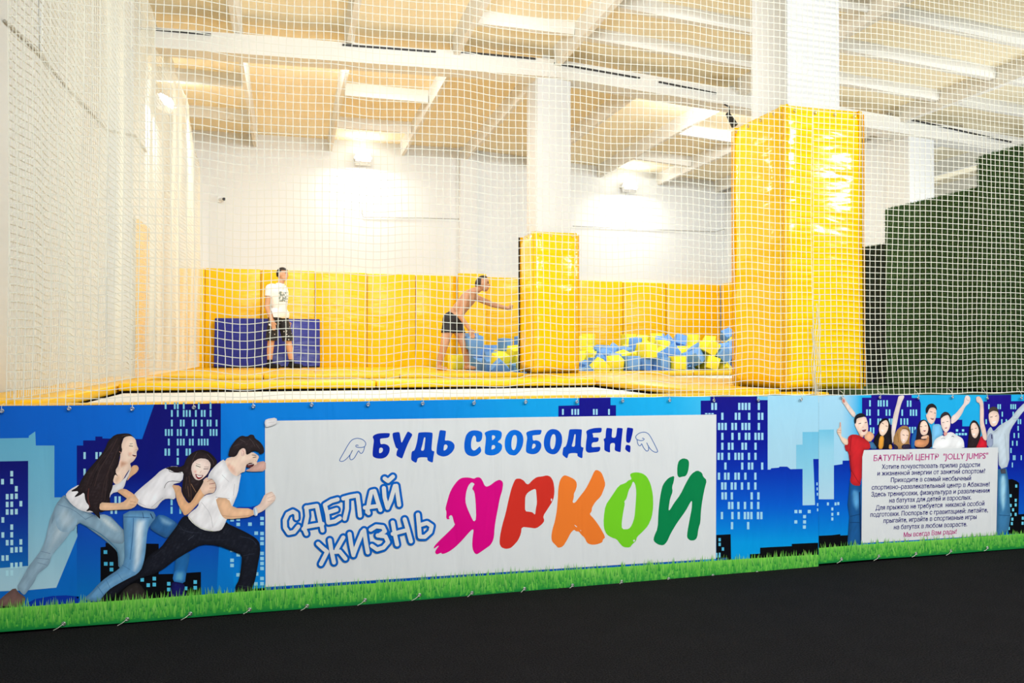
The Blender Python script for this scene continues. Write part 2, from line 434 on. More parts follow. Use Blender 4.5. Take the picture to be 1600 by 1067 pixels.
# ------------------------------------------------------------------ padded pillars: four vinyl panels each
def panel_mesh(x0, x1, z0, z1, thick, bulge, seed, nx=14, nz=34):
    """a stuffed vinyl panel, front face on -Y, a little crumpled"""
    rnd = random.Random(seed); off = Vector((seed*3.1, seed*1.7, 0))
    v, f = [], []
    for k in range(nz + 1):
        for j in range(nx + 1):
            u, w = j/nx, k/nz
            x, z = x0 + (x1-x0)*u, z0 + (z1-z0)*w
            e = min(1.0, 7*min(u, 1-u)) ** .5 * min(1.0, 18*min(w, 1-w)) ** .5
            q = noise.noise(Vector((x*2.2, 0, (z - x*.5)*3.2)) + off)*.006 + noise.noise(Vector((x*3, 1, (z - x*.9)*5)) + off)*.002
            v.append((x, -thick*(.45 + .55*e) - bulge*e*(1-(2*u-1)**2) + q*e, z))
    m = nx + 1; base = len(v)
    for k in range(nz):
        for j in range(nx):
            f.append((k*m+j, k*m+j+1, (k+1)*m+j+1, (k+1)*m+j))
    rim = [j for j in range(m)] + [k*m+nx for k in range(1, nz+1)] + [nz*m+j for j in range(nx-1, -1, -1)] + [k*m for k in range(nz-1, 0, -1)]
    for i in rim: v.append((v[i][0], 0.0, v[i][2]))
    n = len(rim)
    for i in range(n):
        a, b2 = rim[i], rim[(i+1) % n]
        f.append((b2, a, base+i, base+(i+1) % n))
    f.append(tuple(base+i for i in range(n)))
    return v, f
def pillar_pad(cx, cy, half, z0, z1, tops, label, seed):
    t = empty('pillar_pad', (cx, cy, z0)); tag(t, label, 'pillar pad', 'yellow padded pillar covers')
    for k, ang in enumerate((0, -PI/2, PI, PI/2)):       # front, left, back, right
        mb = MB(); mb.v, mb.f = panel_mesh(-half, half, 0, z1 - z0 + tops[k], .05, .012, seed + k)
        o = mb.build('panel', M['yellow_gloss'], t, smooth=True)
        o.rotation_euler = (0, 0, ang)
        d = Vector((0, -(half-.05))); d.rotate(Matrix.Rotation(ang, 2))
        o.location = (d.x, d.y, 0)
        q = MB().tube([(-half+.006, -.047, .02), (-half+.006, -.047, z1-z0+tops[k]-.02)], .006, 6).build('seam', M['orange_seam'], o)
        for i in range(4 if k < 2 else 0):
            x = -half + .1 + i*(2*half-.2)/3
            MB().ring((x, -.062, z1-z0+tops[k]-.05), (0, 1, 0), .011, .003, 10, 5).build('eyelet', M['steel'], o)
    return t
pillar_pad(3.975, 5.645, .367, 1.255, 3.43, (0, .0, 0, 0), 'tall glossy yellow padded cover around the big pillar', 3)
pillar_pad(3.44, 10.45, .325, 1.262, 3.14, (0, .0, 0, 0), 'shorter yellow padded cover around the white pillar by the foam pit', 11)
# black strip that paints in the dark gap at the short pillar pad's corner
struct(MB().box(3.095, 3.112, 10.735, 10.752, 1.265, 3.14).build('trim_3', M['black']), 'black strip drawn for the dark gap beside the short padded pillar', 'strip')
# ================================================================== turf wall
def turf_mat(name, a, b_):
    m, nt, b = new_mat(name); N, L = nt.nodes, nt.links
    g = N.new('ShaderNodeNewGeometry')
    n = N.new('ShaderNodeTexNoise'); n.inputs['Scale'].default_value = 55; n.inputs['Detail'].default_value = 6
    L.new(g.outputs['Position'], n.inputs['Vector'])
    r = N.new('ShaderNodeValToRGB'); r.color_ramp.elements[0].color = a; r.color_ramp.elements[1].color = b_
    r.color_ramp.elements[0].position = .36; r.color_ramp.elements[1].position = .68
    L.new(n.outputs['Fac'], r.inputs['Fac']); L.new(r.outputs['Color'], b.inputs['Base Color'])
    b.inputs['Roughness'].default_value = .9; b.inputs['Specular IOR Level'].default_value = .15
    bp_ = N.new('ShaderNodeBump'); bp_.inputs['Strength'].default_value = .9; bp_.inputs['Distance'].default_value = .015
    L.new(n.outputs['Fac'], bp_.inputs['Height']); L.new(bp_.outputs['Normal'], b.inputs['Normal'])
    return m
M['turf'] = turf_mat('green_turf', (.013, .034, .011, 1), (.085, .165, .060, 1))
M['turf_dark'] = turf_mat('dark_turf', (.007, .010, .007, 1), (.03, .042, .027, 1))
M['blade'] = mat('turf_blade', (.06, .135, .042, 1), .8, .2)
def blades(mb, p0, du, dv, nrm, count, rnd, l=.022):
    p0, du, dv, nrm = Vector(p0), Vector(du), Vector(dv), Vector(nrm)
    for _ in range(count):
        p = p0 + du*rnd.random() + dv*rnd.random()
        d = (nrm + Vector((rnd.uniform(-.6,.6), rnd.uniform(-.6,.6), rnd.uniform(-.6,.6)))).normalized()*l*rnd.uniform(.6, 1.3)
        s = d.cross(Vector((rnd.uniform(-1,1), rnd.uniform(-1,1), rnd.uniform(-1,1)))).normalized()*.0022
        i = len(mb.v); mb.v += [tuple(p-s), tuple(p+s), tuple(p+d)]; mb.f.append((i, i+1, i+2))
turf = empty('turf_wall', (6.5, 6.3, 1.21))
tag(turf, 'dark green stepped wall covered in artificial turf beside the tall yellow pillar pad', 'turf wall')
TINV = Matrix.Translation(-turf.location)
def turf_step(x0, x1, y0, y1, z0, z1, zfree, m, label, seed, n):
    o = MB().box(x0, x1, y0, y1, z0, z1).build('step', M[m], turf); o.matrix_parent_inverse = TINV; o['label'] = label
    rnd = random.Random(seed); mb = MB(); h = z1 - z0
    blades(mb, (x0, y0, z0), (0, y1-y0, 0), (0, 0, h), (-1, 0, 0), int(n*h*(y1-y0)), rnd)
    blades(mb, (x0, y0, z1), (.1, 0, 0), (0, y1-y0, 0), (0, 0, 1), int(1100*(y1-y0)), rnd)
    blades(mb, (x0, y1, zfree), (.05, 0, 0), (0, 0, z1-zfree), (-.3, 1, 0), int(500*(z1-zfree)), rnd)
    p = mb.build('turf_pile', M['blade'], o); p['kind'] = 'stuff'
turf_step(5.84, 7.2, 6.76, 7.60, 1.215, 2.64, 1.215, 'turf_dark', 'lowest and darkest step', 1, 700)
turf_step(5.80, 7.2, 5.62, 6.755, 1.215, 2.98, 2.64, 'turf', 'middle step', 2, 1500)
turf_step(5.78, 7.2, 5.06, 5.615, 1.215, 3.24, 2.98, 'turf', 'highest step', 3, 1500)
struct(MB().box(3.87, 4.37, 5.07, 5.265, 1.02, 1.20).box(4.37, 9.2, 5.07, 8.03, 1.02, 1.20).build('floor', M['turf']), 'green turf strip on the platform beside the pillar', 'turf floor')
# ================================================================== nets
def net_mesh(cols, rows, P, hw=0.0023):
    """knotted net: square cords along every column and row; P(i, j) gives the knot"""
    nc, nr = cols, rows
    grid = [[P(i, j) for j in range(nr)] for i in range(nc)]
    v, f = [], []
    ofs = ((-1, -.6), (1, -.6), (0, 1.1))
    def strand(pts, u, w):
        base = len(v)
        for p in pts:
            for (a, b) in ofs:
                q = p + u*(a*hw) + w*(b*hw); v.append((q.x, q.y, q.z))
        for k in range(len(pts)-1):
            o = base + 3*k
            f.append((o, o+1, o+4, o+3)); f.append((o+1, o+2, o+5, o+4)); f.append((o+2, o, o+3, o+5))
    return grid, strand, v, f
def wave(s, z):
    a = .012*math.exp(-(z-1.25)/1.2) + .002
    return a*(math.sin(s*8.3 + .9*math.sin(z*1.1)) + .55*math.sin(s*15.7 + z*.8 + 1.0) + .6*math.sin(s*4.1 - z*.6))
def billow(s, z):
    k = min(1.0, (z-1.22)/.4)
    return k*(.016*math.sin(s*3.3 + z*.5) + .008*math.sin(s*7.7 - z*.9) + .010*math.sin(z*1.9 + s))

def hung_net(name, x_of, ncol, z0, dz, nrow, Y, label, sag=1.0):
    t = empty(name, (x_of(0), Y, z0)); tag(t, label, 'net')
    inv = Matrix.Translation(-t.location)
    def P(i, j):
        x, z = x_of(i), z0 + dz*j
        jit = noise.noise(Vector((i*.9, j*.9, 3.0)))*.003
        return Vector((x + jit + .004*math.sin(z*3.1 + i*.4), Y + billow(x, z), z + sag*wave(x, z)*min(1, j/3)))
    grid, strand, v, f = net_mesh(ncol, nrow, P)
    X, Yv = Vector((1, 0, 0)), Vector((0, 1, 0)); Z = Vector((0, 0, 1))
    for i in range(ncol): strand(grid[i], X, Yv)
    for j in range(nrow): strand([grid[i][j] for i in range(ncol)], Z, Yv)
    mb = MB(); mb.v, mb.f = v, f
    o = mb.build('mesh', M['net'], t); o.matrix_parent_inverse = inv
    # border rope along the bottom
    r = MB().tube([grid[i][0] + Vector((0, -.004, .004*math.sin(i*.7))) for i in range(0, ncol)], .0042, 5).build('border_rope', M['net'], t); r.matrix_parent_inverse = inv
    return t, inv
def x_main(i, a=-1.50):
    return a + .0415*i + .000024*i*i
n_main = next(i for i in range(400) if x_main(i) > 3.70)
t, inv = hung_net('safety_net', x_main, n_main, 1.235, .0495, 84, 5.015, 'large white knotted safety net hanging above the long banner in front of the trampolines')
bunch = MB()
for k in range(5):
    x = 3.655 + .013*k
    bunch.tube([(x + .008*math.sin(q*1.3+k), 5.0 - .004*k, 1.235 + q*.06) for q in range(9 + k)], .003, 4)
o = bunch.build('gathered_edge', M['net'], t); o.matrix_parent_inverse = inv; o['label'] = 'bunched vertical cords at the net edge'
def x_right(i): return 3.70 + .0485*i
hung_net('safety_net', x_right, 78, 1.225, .0435, 88, 5.02, 'white safety net hanging above the smaller banner in front of the turf wall', .3)

# side net along the wall
def side_net():
    t = empty('safety_net', (-1.50, 10.0, 1.26)); tag(t, 'hazy side net along the white wall, seen almost edge on', 'net')
    inv = Matrix.Translation(-t.location)
    nc, nr = 220, 84
    def P(i, j):
        y, z = 5.10 + .0450*i, 1.278 + .0495*j
        return Vector((-1.505 + billow(y, z)*.9, y + .004*math.sin(z*3.1 + i*.4), z + wave(y, z)*min(1, j/3)))
    def top(i):
        y = 5.10 + .045*i
        return nr if y < 13.0 else max(40, int(nr - (y-13.0)/2.0*14))
    grid, strand, v, f = net_mesh(nc, nr, P)
    Yv, Z = Vector((0, 1, 0)), Vector((0, 0, 1)); X = Vector((1, 0, 0))
    for i in range(nc): strand(grid[i][:top(i)], Yv, X)
    for j in range(nr): strand([grid[i][j] for i in range(nc) if j < top(i)], Z, X)
    mb = MB(); mb.v, mb.f = v, f
    o = mb.build('mesh', M['net'], t); o.matrix_parent_inverse = inv
    r = MB().tube([grid[i][top(i)-1] for i in range(nc)], .006, 5).build('border_rope', M['net'], t); r.matrix_parent_inverse = inv
side_net()
# ================================================================== floodlights, camera, cables
def floodlight(loc, rz, label, power, tilt=0.5):
    t = empty('floodlight', loc, rz); tag(t, label, 'floodlight', 'lit floodlights below the roof')
    h = MB().box(-.15, .15, -.02, .10, -.10, .10).build('housing', M['plastic_white'], t, bevel=.012)
    h.rotation_euler = (-tilt, 0, 0)
    MB().box(-.135, .135, -.055, -.022, -.085, .085).build('lens', M['lamp'], h, bevel=.012)
    b = MB().box(-.165, -.152, -.01, .16, -.02, .02).box(.152, .165, -.01, .16, -.02, .02).box(-.165, .165, .15, .165, -.02, .02).build('bracket', M['plastic_white'], t)
    l = bpy.data.lights.new('floodlight_beam', 'AREA'); l.shape = 'RECTANGLE'; l.size = .27; l.size_y = .17
    l.energy = power; l.color = (1.0, .985, .95)
    lo = bpy.data.objects.new('floodlight_beam', l); COL.objects.link(lo); lo.parent = t
    lo.location = (0, -.05, -.13); lo.rotation_euler = (-.10, 0, 0)
    return t
floodlight((1.36, BACK - .20, 5.25), 0, 'lit floodlight on the end wall above the tall yellow pads, left of the white pillar', 42)
floodlight((6.90, BACK - .20, 5.02), 0, 'lit floodlight on the end wall above the foam pit', 42)
floodlight((-1.76, 12.7, 5.22), PI/2 - .45, 'lit floodlight at the top of the side wall, hanging tilted on wires', 36)
# hanging wires over the side floodlight
t = tag(MB().tube([(-1.66, 12.75, 5.35), (-1.60, 12.6, 5.5), (-1.57, 12.5, 5.62)], .004, 5).build('wire', M['cable']), 'thin grey wire holding the tilted floodlight at the side wall', 'wire')

# cables along the walls
p = [at_y(x, y, BACK - .015) for x, y in ((566, 300), (566, 333), (568, 339), (640, 340), (722, 342))]
tag(MB().tube(p, .007, 6).build('cable', M['cable']), 'thin grey cable running sideways on the end wall below the left floodlight', 'cable')
p = [at_y(x, y, BACK - .015) for x, y in ((895, 353), (985, 357), (1060, 360), (1118, 362), (1132, 358))]
tag(MB().tube(p, .008, 6).build('cable', M['cable']), 'thin grey cable along the end wall above the foam pit', 'cable')
p = [at_y(x, y, BACK - .02) for x, y in ((978, 290), (978, 320), (978, 356))]
tag(MB().tube(p, .007, 6).build('cable', M['cable']), 'short vertical cable under the floodlight above the foam pit', 'cable')
pts = [at_x(x, y, LEFT + .015) for x, y in ((7, 32), (60, 82), (108, 140), (150, 184), (168, 203))]
tag(MB().tube(pts, .010, 6).build('cable', M['cable']), 'grey cable bundle slanting along the side wall towards the half pillar', 'cable')
pts = [at_y(171, 204, 9.84), at_y(205, 211, 9.84)]
pts += [Vector((-1.68, 9.845, pts[-1].z)), Vector((-1.685, 10.2, pts[-1].z)), Vector((-1.685, 10.60, pts[-1].z))]
tag(MB().tube(pts, .014, 6).build('cable', M['cable']), 'grey cable bundle wrapping around the half pillar on the side wall', 'cable')
pts = [at_x(65, y, LEFT + .02) for y in (-60, 0, 50, 80)]
tag(MB().tube(pts, .016, 6).build('conduit', M['plastic_white']), 'vertical white conduit dropping to the cable bundle on the side wall', 'conduit')
# surveillance camera on the end wall
c = at_y(349, 313, BACK)
t = empty('security_camera', (c.x, BACK, c.z)); tag(t, 'tiny security camera with a dark lens on the end wall near the corner', 'camera')
MB().box(-.10, -.04, -.05, -.002, -.05, .06).build('wall_box', M['plastic_white'], t, bevel=.006)
MB().tube([(-.05, -.06, 0), (.0, -.16, -.01), (.02, -.20, -.012)], .032, 12).build('body', M['plastic_white'], t, smooth=False)
MB().tube([(.02, -.20, -.012), (.035, -.235, -.018)], .028, 12).build('lens', M['plastic_dark'], t)
# dark clamp lamp on the cross beam near the big pillar
c = at_y(1140, 189, 10.0)
t = empty('spotlight', (c.x, 10.0, c.z + .09)); tag(t, 'small dark device hanging from the cross beam beside the big yellow pillar', 'spotlight')
MB().tube([(0, 0, .0), (0, .02, .12), (0, .17, 5.085 - c.z - .09)], .012, 8).build('bracket', M['plastic_dark'], t)
MB().tube([(-.02, .02, .02), (.02, -.05, -.12), (.035, -.07, -.17)], [.03, .045, .05], 12).build('head', M['plastic_dark'], t)
# ================================================================== printed banners
BY = 4.985                          # the banners hang in this plane, facing the walkway
def print_mat():
    m, nt, b = new_mat('printed_vinyl'); N, L = nt.nodes, nt.links
    a = N.new('ShaderNodeAttribute'); a.attribute_name = 'ink'
    L.new(a.outputs['Color'], b.inputs['Base Color'])
    b.inputs['Roughness'].default_value = .48; b.inputs['Specular IOR Level'].default_value = .15
    g = N.new('ShaderNodeNewGeometry')
    mp = N.new('ShaderNodeMapping'); mp.inputs['Rotation'].default_value = (0, .75, 0); mp.inputs['Scale'].default_value = (2.6, 1, .55)
    L.new(g.outputs['Position'], mp.inputs['Vector'])
    n = N.new('ShaderNodeTexNoise'); n.inputs['Scale'].default_value = 2.2; n.inputs['Detail'].default_value = 2.5; n.inputs['Distortion'].default_value = .5
    L.new(mp.outputs['Vector'], n.inputs['Vector'])
    bp_ = N.new('ShaderNodeBump'); bp_.inputs['Strength'].default_value = .35; bp_.inputs['Distance'].default_value = .05
    L.new(n.outputs['Fac'], bp_.inputs['Height']); L.new(bp_.outputs['Normal'], b.inputs['Normal'])
    return m
M['print'] = print_mat()

def lerp(a, b, t): return tuple(a[i] + (b[i]-a[i])*t for i in range(len(a)))
def ink(c):
    s = srgb(*c); return (min(1, s[0]*INK), min(1, s[1]*INK), min(1, s[2]*INK), 1.0)
INK = 0.87
def pts_of(txt, crop=None):
    """'x,y x,y ...' read in the enlargement (x0, y0, scale) of the photograph"""
    x0, y0, s = crop or (0, 0, 1.0)
    return [(x0 + float(a)/s, y0 + float(b)/s) for a, b in (q.split(',') for q in txt.split())]
def soften(p, n=1, k=.22):
    for _ in range(n):
        q = []
        for i in range(len(p)):
            a, b = p[i], p[(i+1) % len(p)]
            q.append((a[0]+(b[0]-a[0])*k, a[1]+(b[1]-a[1])*k)); q.append((a[0]+(b[0]-a[0])*(1-k), a[1]+(b[1]-a[1])*(1-k)))
        p = q
    return p
class Print:
    def __init__(s): s.v, s.f, s.c = [], [], []
    def tri(s, pts, layer, col):
        i = len(s.v)
        for (x, y) in pts:
            w = at_y(x, y, BY - .0004*layer)
            s.v.append((w.x, w.y, w.z)); s.c.append(col(x, y) if callable(col) else col)
        s.f.append(tuple(range(i, i+len(pts))))
    def poly(s, pts, layer, col, holes=()):
        rings = [[Vector((x, y, 0)) for x, y in r] for r in [pts] + list(holes)]
        flat = [p for r in rings for p in r]
        for t in tessellate_polygon(rings):
            s.tri([(flat[k].x, flat[k].y) for k in t], layer, col)
    def stroke(s, pts, w, layer, col, closed=False, n=8):
        """a round-ended pen stroke of full width w (photo pixels)"""
        r = w/2
        seq = list(zip(pts, pts[1:] + ([pts[0]] if closed else [])))[:len(pts) - (0 if closed else 1)]
        for q_, (a, b) in enumerate(seq):
            dx, dy = b[0]-a[0], b[1]-a[1]; L = math.hypot(dx, dy) or 1
            nx, ny = -dy/L*r, dx/L*r
            s.tri([(a[0]+nx, a[1]+ny), (b[0]+nx, b[1]+ny), (b[0]-nx, b[1]-ny), (a[0]-nx, a[1]-ny)], layer + .07*(q_ % 2), col)
        for q_, p in enumerate(pts):
            s.tri([(p[0]+r*math.cos(2*PI*k/n), p[1]+r*math.sin(2*PI*k/n)) for k in range(n)], layer + .14 + .05*(q_ % 3), col)
    def rect(s, cx, cy, w, h, layer, col, skew=0.0):
        s.tri([(cx-w/2+skew, cy-h/2), (cx+w/2+skew, cy-h/2), (cx+w/2-skew, cy+h/2), (cx-w/2-skew, cy+h/2)], layer, col)
    def build(s, name, parent, inv=None, label=None):
        me = bpy.data.meshes.new(name); me.from_pydata(s.v, [], s.f); me.update()
        at = me.color_attributes.new('ink', 'FLOAT_COLOR', 'POINT')
        at.data.foreach_set('color', [x for c in s.c for x in c])
        me.materials.append(M['print'])
        for p in me.polygons:
            if p.normal.y > 0: p.flip()
        o = bpy.data.objects.new(name, me); COL.objects.link(o)
        if parent: o.parent = parent
        if inv is not None: o.matrix_parent_inverse = inv
        if label: o['label'] = label
        return o
def edge_y(tbl, x):
    for (x0, y0), (x1, y1) in zip(tbl, tbl[1:]):
        if x <= x1: return y0 + (y1-y0)*(x-x0)/(x1-x0)
    (x0, y0), (x1, y1) = tbl[-2:]
    return y0 + (y1-y0)*(x-x0)/(x1-x0)
TOP1 = [(-60,634.6),(0,634),(108,633.4),(206,632.4),(300,631),(396,629.4),(487,628.1),(575,626.8),(660,625.2),(740,624.0),(821,622.9),(901,621.8),(973,621),(1046,620.3),(1115,619.6),(1185,619),(1252,618.2),(1279,618.3)]
BOT1 = [(-60,992),(0,987.5),(99,980),(199,973),(297,965),(390,957.5),(480,951),(570,944.5),(655,938),(737,931.5),(820,925),(895,919.8),(971,914.2),(1045,909.2),(1114,904),(1183,899),(1251,894.6),(1279,893)]
TOP2 = [(1277,618.6),(1316,617.5),(1375,617),(1435,616.9),(1488,616.8),(1543,616.9),(1600,616.3),(1680,616)]
BOT2 = [(1277,881.3),(1315,878),(1373,873.3),(1431,869.4),(1486,865.2),(1543,860.6),(1600,856.6),(1680,851)]

def grad(stops):
    """vertical ink gradient: [(y, (r,g,b)), ...] in photo pixels"""
    def g(x, y):
        if y <= stops[0][0]: return ink(stops[0][1])
        for (a, ca), (b, cb) in zip(stops, stops[1:]):
            if y <= b: return ink(lerp(ca, cb, (y-a)/(b-a)))
        return ink(stops[-1][1])
    return g
def sliced(pr, poly, layer, col, step=14):
    """cut an upright polygon in strips so a gradient stays smooth"""
    ys = [p[1] for p in poly]; y0, y1 = min(ys), max(ys)
    n = max(1, int((y1-y0)/step))
    for k in range(n):
        a, b = y0+(y1-y0)*k/n, y0+(y1-y0)*(k+1)/n
        q = poly
        for lim, sgn in ((a, 1), (b, -1)):
            out = []
            for i in range(len(q)):
                p, r = q[i], q[(i+1) % len(q)]
                ip, ir = sgn*(p[1]-lim) >= 0, sgn*(r[1]-lim) >= 0
                if ip: out.append(p)
                if ip != ir:
                    t = (lim-p[1])/(r[1]-p[1]); out.append((p[0]+(r[0]-p[0])*t, lim))
            q = out
            if len(q) < 3: break
        if len(q) >= 3: pr.poly(q, layer, col)

def background(pr, top, bot, xs, colours):
    """sheet colour on a grid; colours(x, t) with t from 0 at the top edge to 1 at the bottom"""
    for a, b in zip(xs, xs[1:]):
        for k in range(12):
            c = []
            for (x, t) in ((a, k/12), (b, k/12), (b, (k+1)/12), (a, (k+1)/12)):
                ya, yb = edge_y(top, x), edge_y(bot, x)
                c.append((x, ya+(yb-ya)*t, t))
            i = len(pr.v)
            for (x, y, t) in c:
                w = at_y(x, y, BY); pr.v.append((w.x, w.y, w.z)); pr.c.append(ink(colours(x, t)))
            pr.f.append((i, i+1, i+2, i+3))
def gink(c):
    return tuple(min(1, q*1.22) for q in ink(c)[:3]) + (1.0,)
def grass(pr, top, bot, x0, x1, hts, seed, layer=27):
    rnd = random.Random(seed)
    h_of = lambda x: hts[0] + (hts[1]-hts[0])*(x-x0)/(x1-x0)
    step = 12
    x = x0
    while x < x1 - .01:                       # solid lower strip
        b = min(x1, x + step)
        for (u0, u1, c0, c1) in ((.0, .45, (10, 112, 54), (66, 158, 48)), (.45, .8, (66, 158, 48), (112, 190, 66))):
            q = []
            for (xx, u) in ((x, u0), (b, u0), (b, u1), (x, u1)):
                y = edge_y(bot, xx) - h_of(xx)*u; w = at_y(xx, y, BY - .0004*layer)
                pr.v.append((w.x, w.y, w.z)); pr.c.append(gink(c0 if u == u0 else c1))
            n = len(pr.v); pr.f.append((n-4, n-3, n-2, n-1))
        x = b
    n = int((x1-x0)*1.9)
    for k in range(n):
        x = x0 + (x1-x0)*(k+rnd.random())/n
        h = h_of(x)
        yb = edge_y(bot, x) - h*rnd.uniform(.05, .55)
        hh = h*rnd.uniform(.30, .62)*(1.0 if rnd.random() < .8 else 1.15)
        lean = rnd.uniform(-4, 4); wd = rnd.uniform(.8, 1.9)
        ytop = max(yb - hh, edge_y(bot, x) - h*1.12)
        g = rnd.random()
        cb = lerp((16, 116, 48), (84, 168, 56), g); ct = lerp((84, 166, 54), (160, 214, 100), rnd.random())
        xa, xb_, xt = max(x0, x-wd), min(x1, x+wd), min(x1, max(x0, x+lean))
        i = len(pr.v)
        for (xx, yy, c) in ((xa, yb, cb), (xb_, yb, cb), (xt, ytop, ct)):
            w = at_y(xx, yy, BY - .0004*(layer + .2 + .9*rnd.random())); pr.v.append((w.x, w.y, w.z)); pr.c.append(gink(c))
        pr.f.append((i, i+1, i+2))
def windows(pr, txt, crop, w, h, layer, c):
    for (x, y) in pts_of(txt, crop): pr.rect(x, y, w/crop[2], h/crop[2], layer, ink(c))
def wrow(pr, rows, crop, w, h, layer, c):
    for (y, xs) in rows:
        for x in xs: pr.rect(crop[0]+x/crop[2], crop[1]+y/crop[2], w/crop[2], h/crop[2], layer, ink(c))

# ------------------------------------------------------------------ long banner: sheet with the city print
banner = empty('banner', tuple(at_y(640, 760, BY)))
tag(banner, 'long printed vinyl banner with a blue city, three pushing friends and big colourful slogan', 'banner', 'printed banners laced to the net')
BINV = Matrix.Translation(-banner.location)
sheet = Print()
def sky1(x, t):
    ax = [(-60,(0,88,190)),(200,(0,102,208)),(400,(0,126,220)),(640,(0,132,220)),(820,(8,158,226)),(1040,(22,172,230)),(1280,(168,212,232))]
    c = ax[-1][1]
    for (a, ca), (b, cb) in zip(ax, ax[1:]):
        if x <= b: c = lerp(ca, cb, (x-a)/(b-a)); break
    low = lerp((8,105,188), (0,150,222), max(0, min(1, x/900)))
    return lerp(c, low, max(0, (t-.45)/.55))
background(sheet, TOP1, BOT1, [-60,0,50,108,155,206,250,300,350,396,440,487,530,575,620,660,700,740,780,821,860,901,940,973,1010,1046,1080,1115,1150,1185,1220,1252,1279], sky1)
A = (0, 630, 5.615); B_ = (0, 790, 5.615); C_ = (180, 790, 5.615); D_ = (80, 660, 5.615); E_ = (240, 660, 5.615)
LIGHT = (162, 214, 236)
sliced(sheet, pts_of('-60,686 45,684 45,681 55,674 56,696 85,696 85,777 121,777 121,838 88,918 44,922 -60,926'), 1, grad([(680,(100,172,200)),(780,(120,182,206)),(920,(170,206,218))]))
sliced(sheet, pts_of('-60,722 44,720 44,884 -60,892'), 2, grad([(720,(6,10,108)),(800,(10,40,142)),(888,(8,104,182))]))
windows(sheet, '103,618 22,688 103,685 143,750 63,820 103,818 143,815 63,888 103,886 183,881', A, 25, 48, 3, (176,222,232))
windows(sheet, '63,55 103,55 143,52 25,125 103,188 25,257 103,255 63,325 103,323 183,318 103,390 143,386 183,384 25,460 63,458 103,525 143,522 183,519 63,592 103,590', B_, 25, 48, 3, (176,222,232))
windows(sheet, '-40,690 -90,690 -90,820 -40,953 -130,750 -130,888 -130,1020', A, 25, 48, 3, (176,222,232))
sliced(sheet, pts_of('120,696 130,696 130,688 149,688 149,682 160,682 160,685 222,686 241,632 345,630 345,800 338,935 120,935'), 1, grad([(632,(10,8,108)),(740,(4,16,118)),(800,(8,66,176)),(935,(6,112,190))]))
wrow(sheet, [(110,(150,265,302,377,565,712)),(207,(228,302,377,413,453,528,602,638,712)),(327,(228,340,377,490,528,602,675,712,787)),(445,(152,190,228,302,340,413,490,602,712,750,787)),(565,(190,302,340,377,453,490,565,602,638,675))], (240,620,8.0), 22, 84, 2, (134,206,228))
for x in (150,265,302,377,565,712): sheet.rect(240+x/8, 630.0, 2.8, 0.8, 2, ink((10,8,108)))
wrow(sheet, [(260,(105,135,212,290,318)),(340,(212,)),(695,(158,)),(770,(158,235))], E_, 18, 62, 2, (134,206,228))
wrow(sheet, [(290,(293,398,432)),(435,(293,)),(678,(565,600)),(772,(530,568))], D_, 20, 60, 2, (160,214,230))
sliced(sheet, pts_of('357,797 372,792 392,792 415,786 415,924 366,924'), 1, grad([(786,(8,48,160)),(850,(0,104,200)),(924,(0,142,220))]))
windows(sheet, '183,180 237,175 237,220 340,218 446,168 446,213 395,297 446,300 446,345 446,388 183,447 237,443 237,487 183,535 183,580 446,475 446,520 446,563 446,607 237,663 398,655 446,695 392,742 446,740', (330,780,5.615), 32, 30, 2, (150,212,236))
sliced(sheet, pts_of('43,942 54,936 82,931 103,930 123,932 123,952 43,954'), 1, grad([(930,(6,48,158)),(954,(6,60,168))]))
sheet.poly(pts_of('157,855 165,854 165,848 248,849.5 248,897 269,896.5 314,893.5 314,950 157,950'), 2, ink((6,6,12)))
windows(sheet, '925,407 928,510 978,510 978,560', B_, 32, 32, 3, (74,178,212))
windows(sheet, '237,650 343,640 290,697 343,692 470,685 470,735 702,670 702,720 618,725', C_, 30, 32, 3, (84,196,230))
# strip between the white panel and the grass
sliced(sheet, pts_of('392,920 1119,872 1136,871 1136,892 392,946'), 1, grad([(872,(0,96,190)),(946,(0,48,160))]))
# centre and right towers
sheet.poly(pts_of('872.5,634 905,633 905,621.5 954,621 954,633 962.5,633 962.5,651 872.5,652'), 2, ink((12,10,132)))
wrow(sheet, [(297,(105,157,174,190,277,293,361))], (850,560,3.556), 10, 32, 3, LIGHT)
tower = grad([(619,(16,12,128)),(690,(4,22,146)),(735,(2,50,172)),(790,(0,92,204)),(850,(0,156,226))])
sliced(sheet, pts_of('1095,626 1110,625.6 1110,619.8 1183,619.3 1183,625 1199.5,625 1199.5,886 1095,890'), 2, tower)
sliced(sheet, pts_of('1199.5,617.8 1278.7,617.8 1278.7,792 1199.5,792'), 1, grad([(618,(160,212,234)),(690,(168,212,230)),(790,(176,214,230))]))
sliced(sheet, pts_of('1244,695 1254,694.6 1254,675 1279,674.6 1279,800 1244,800'), 2, grad([(674,(112,190,220)),(740,(140,204,226)),(795,(176,216,232))]))
sliced(sheet, pts_of('1199,733.6 1204,733.6 1205,731.5 1217,730.5 1218,729 1230,729 1235,733 1254,732.6 1254,789.5 1273.5,789 1272.5,760 1270.7,717 1279,717 1279,884 1199,886'), 3, tower)
C6 = (1100, 610, 7.115); C7 = (1100, 750, 6.67)
wrow(sheet, [(177,(93,131,392,429,465,503,610)),(287,(204,354,392,502,610,648)),(400,(167,204,241,316,354,428,465,502,610)),(510,(204,316,391,465,502,573,610,648)),(620,(204,277,316,428,465,573)),(732,(163,202,277,350,388,426,500,572)),(840,(238,425,499,536,647)),(953,(166,235,272,350,386,460,571))], C6, 25, 79, 4, LIGHT)
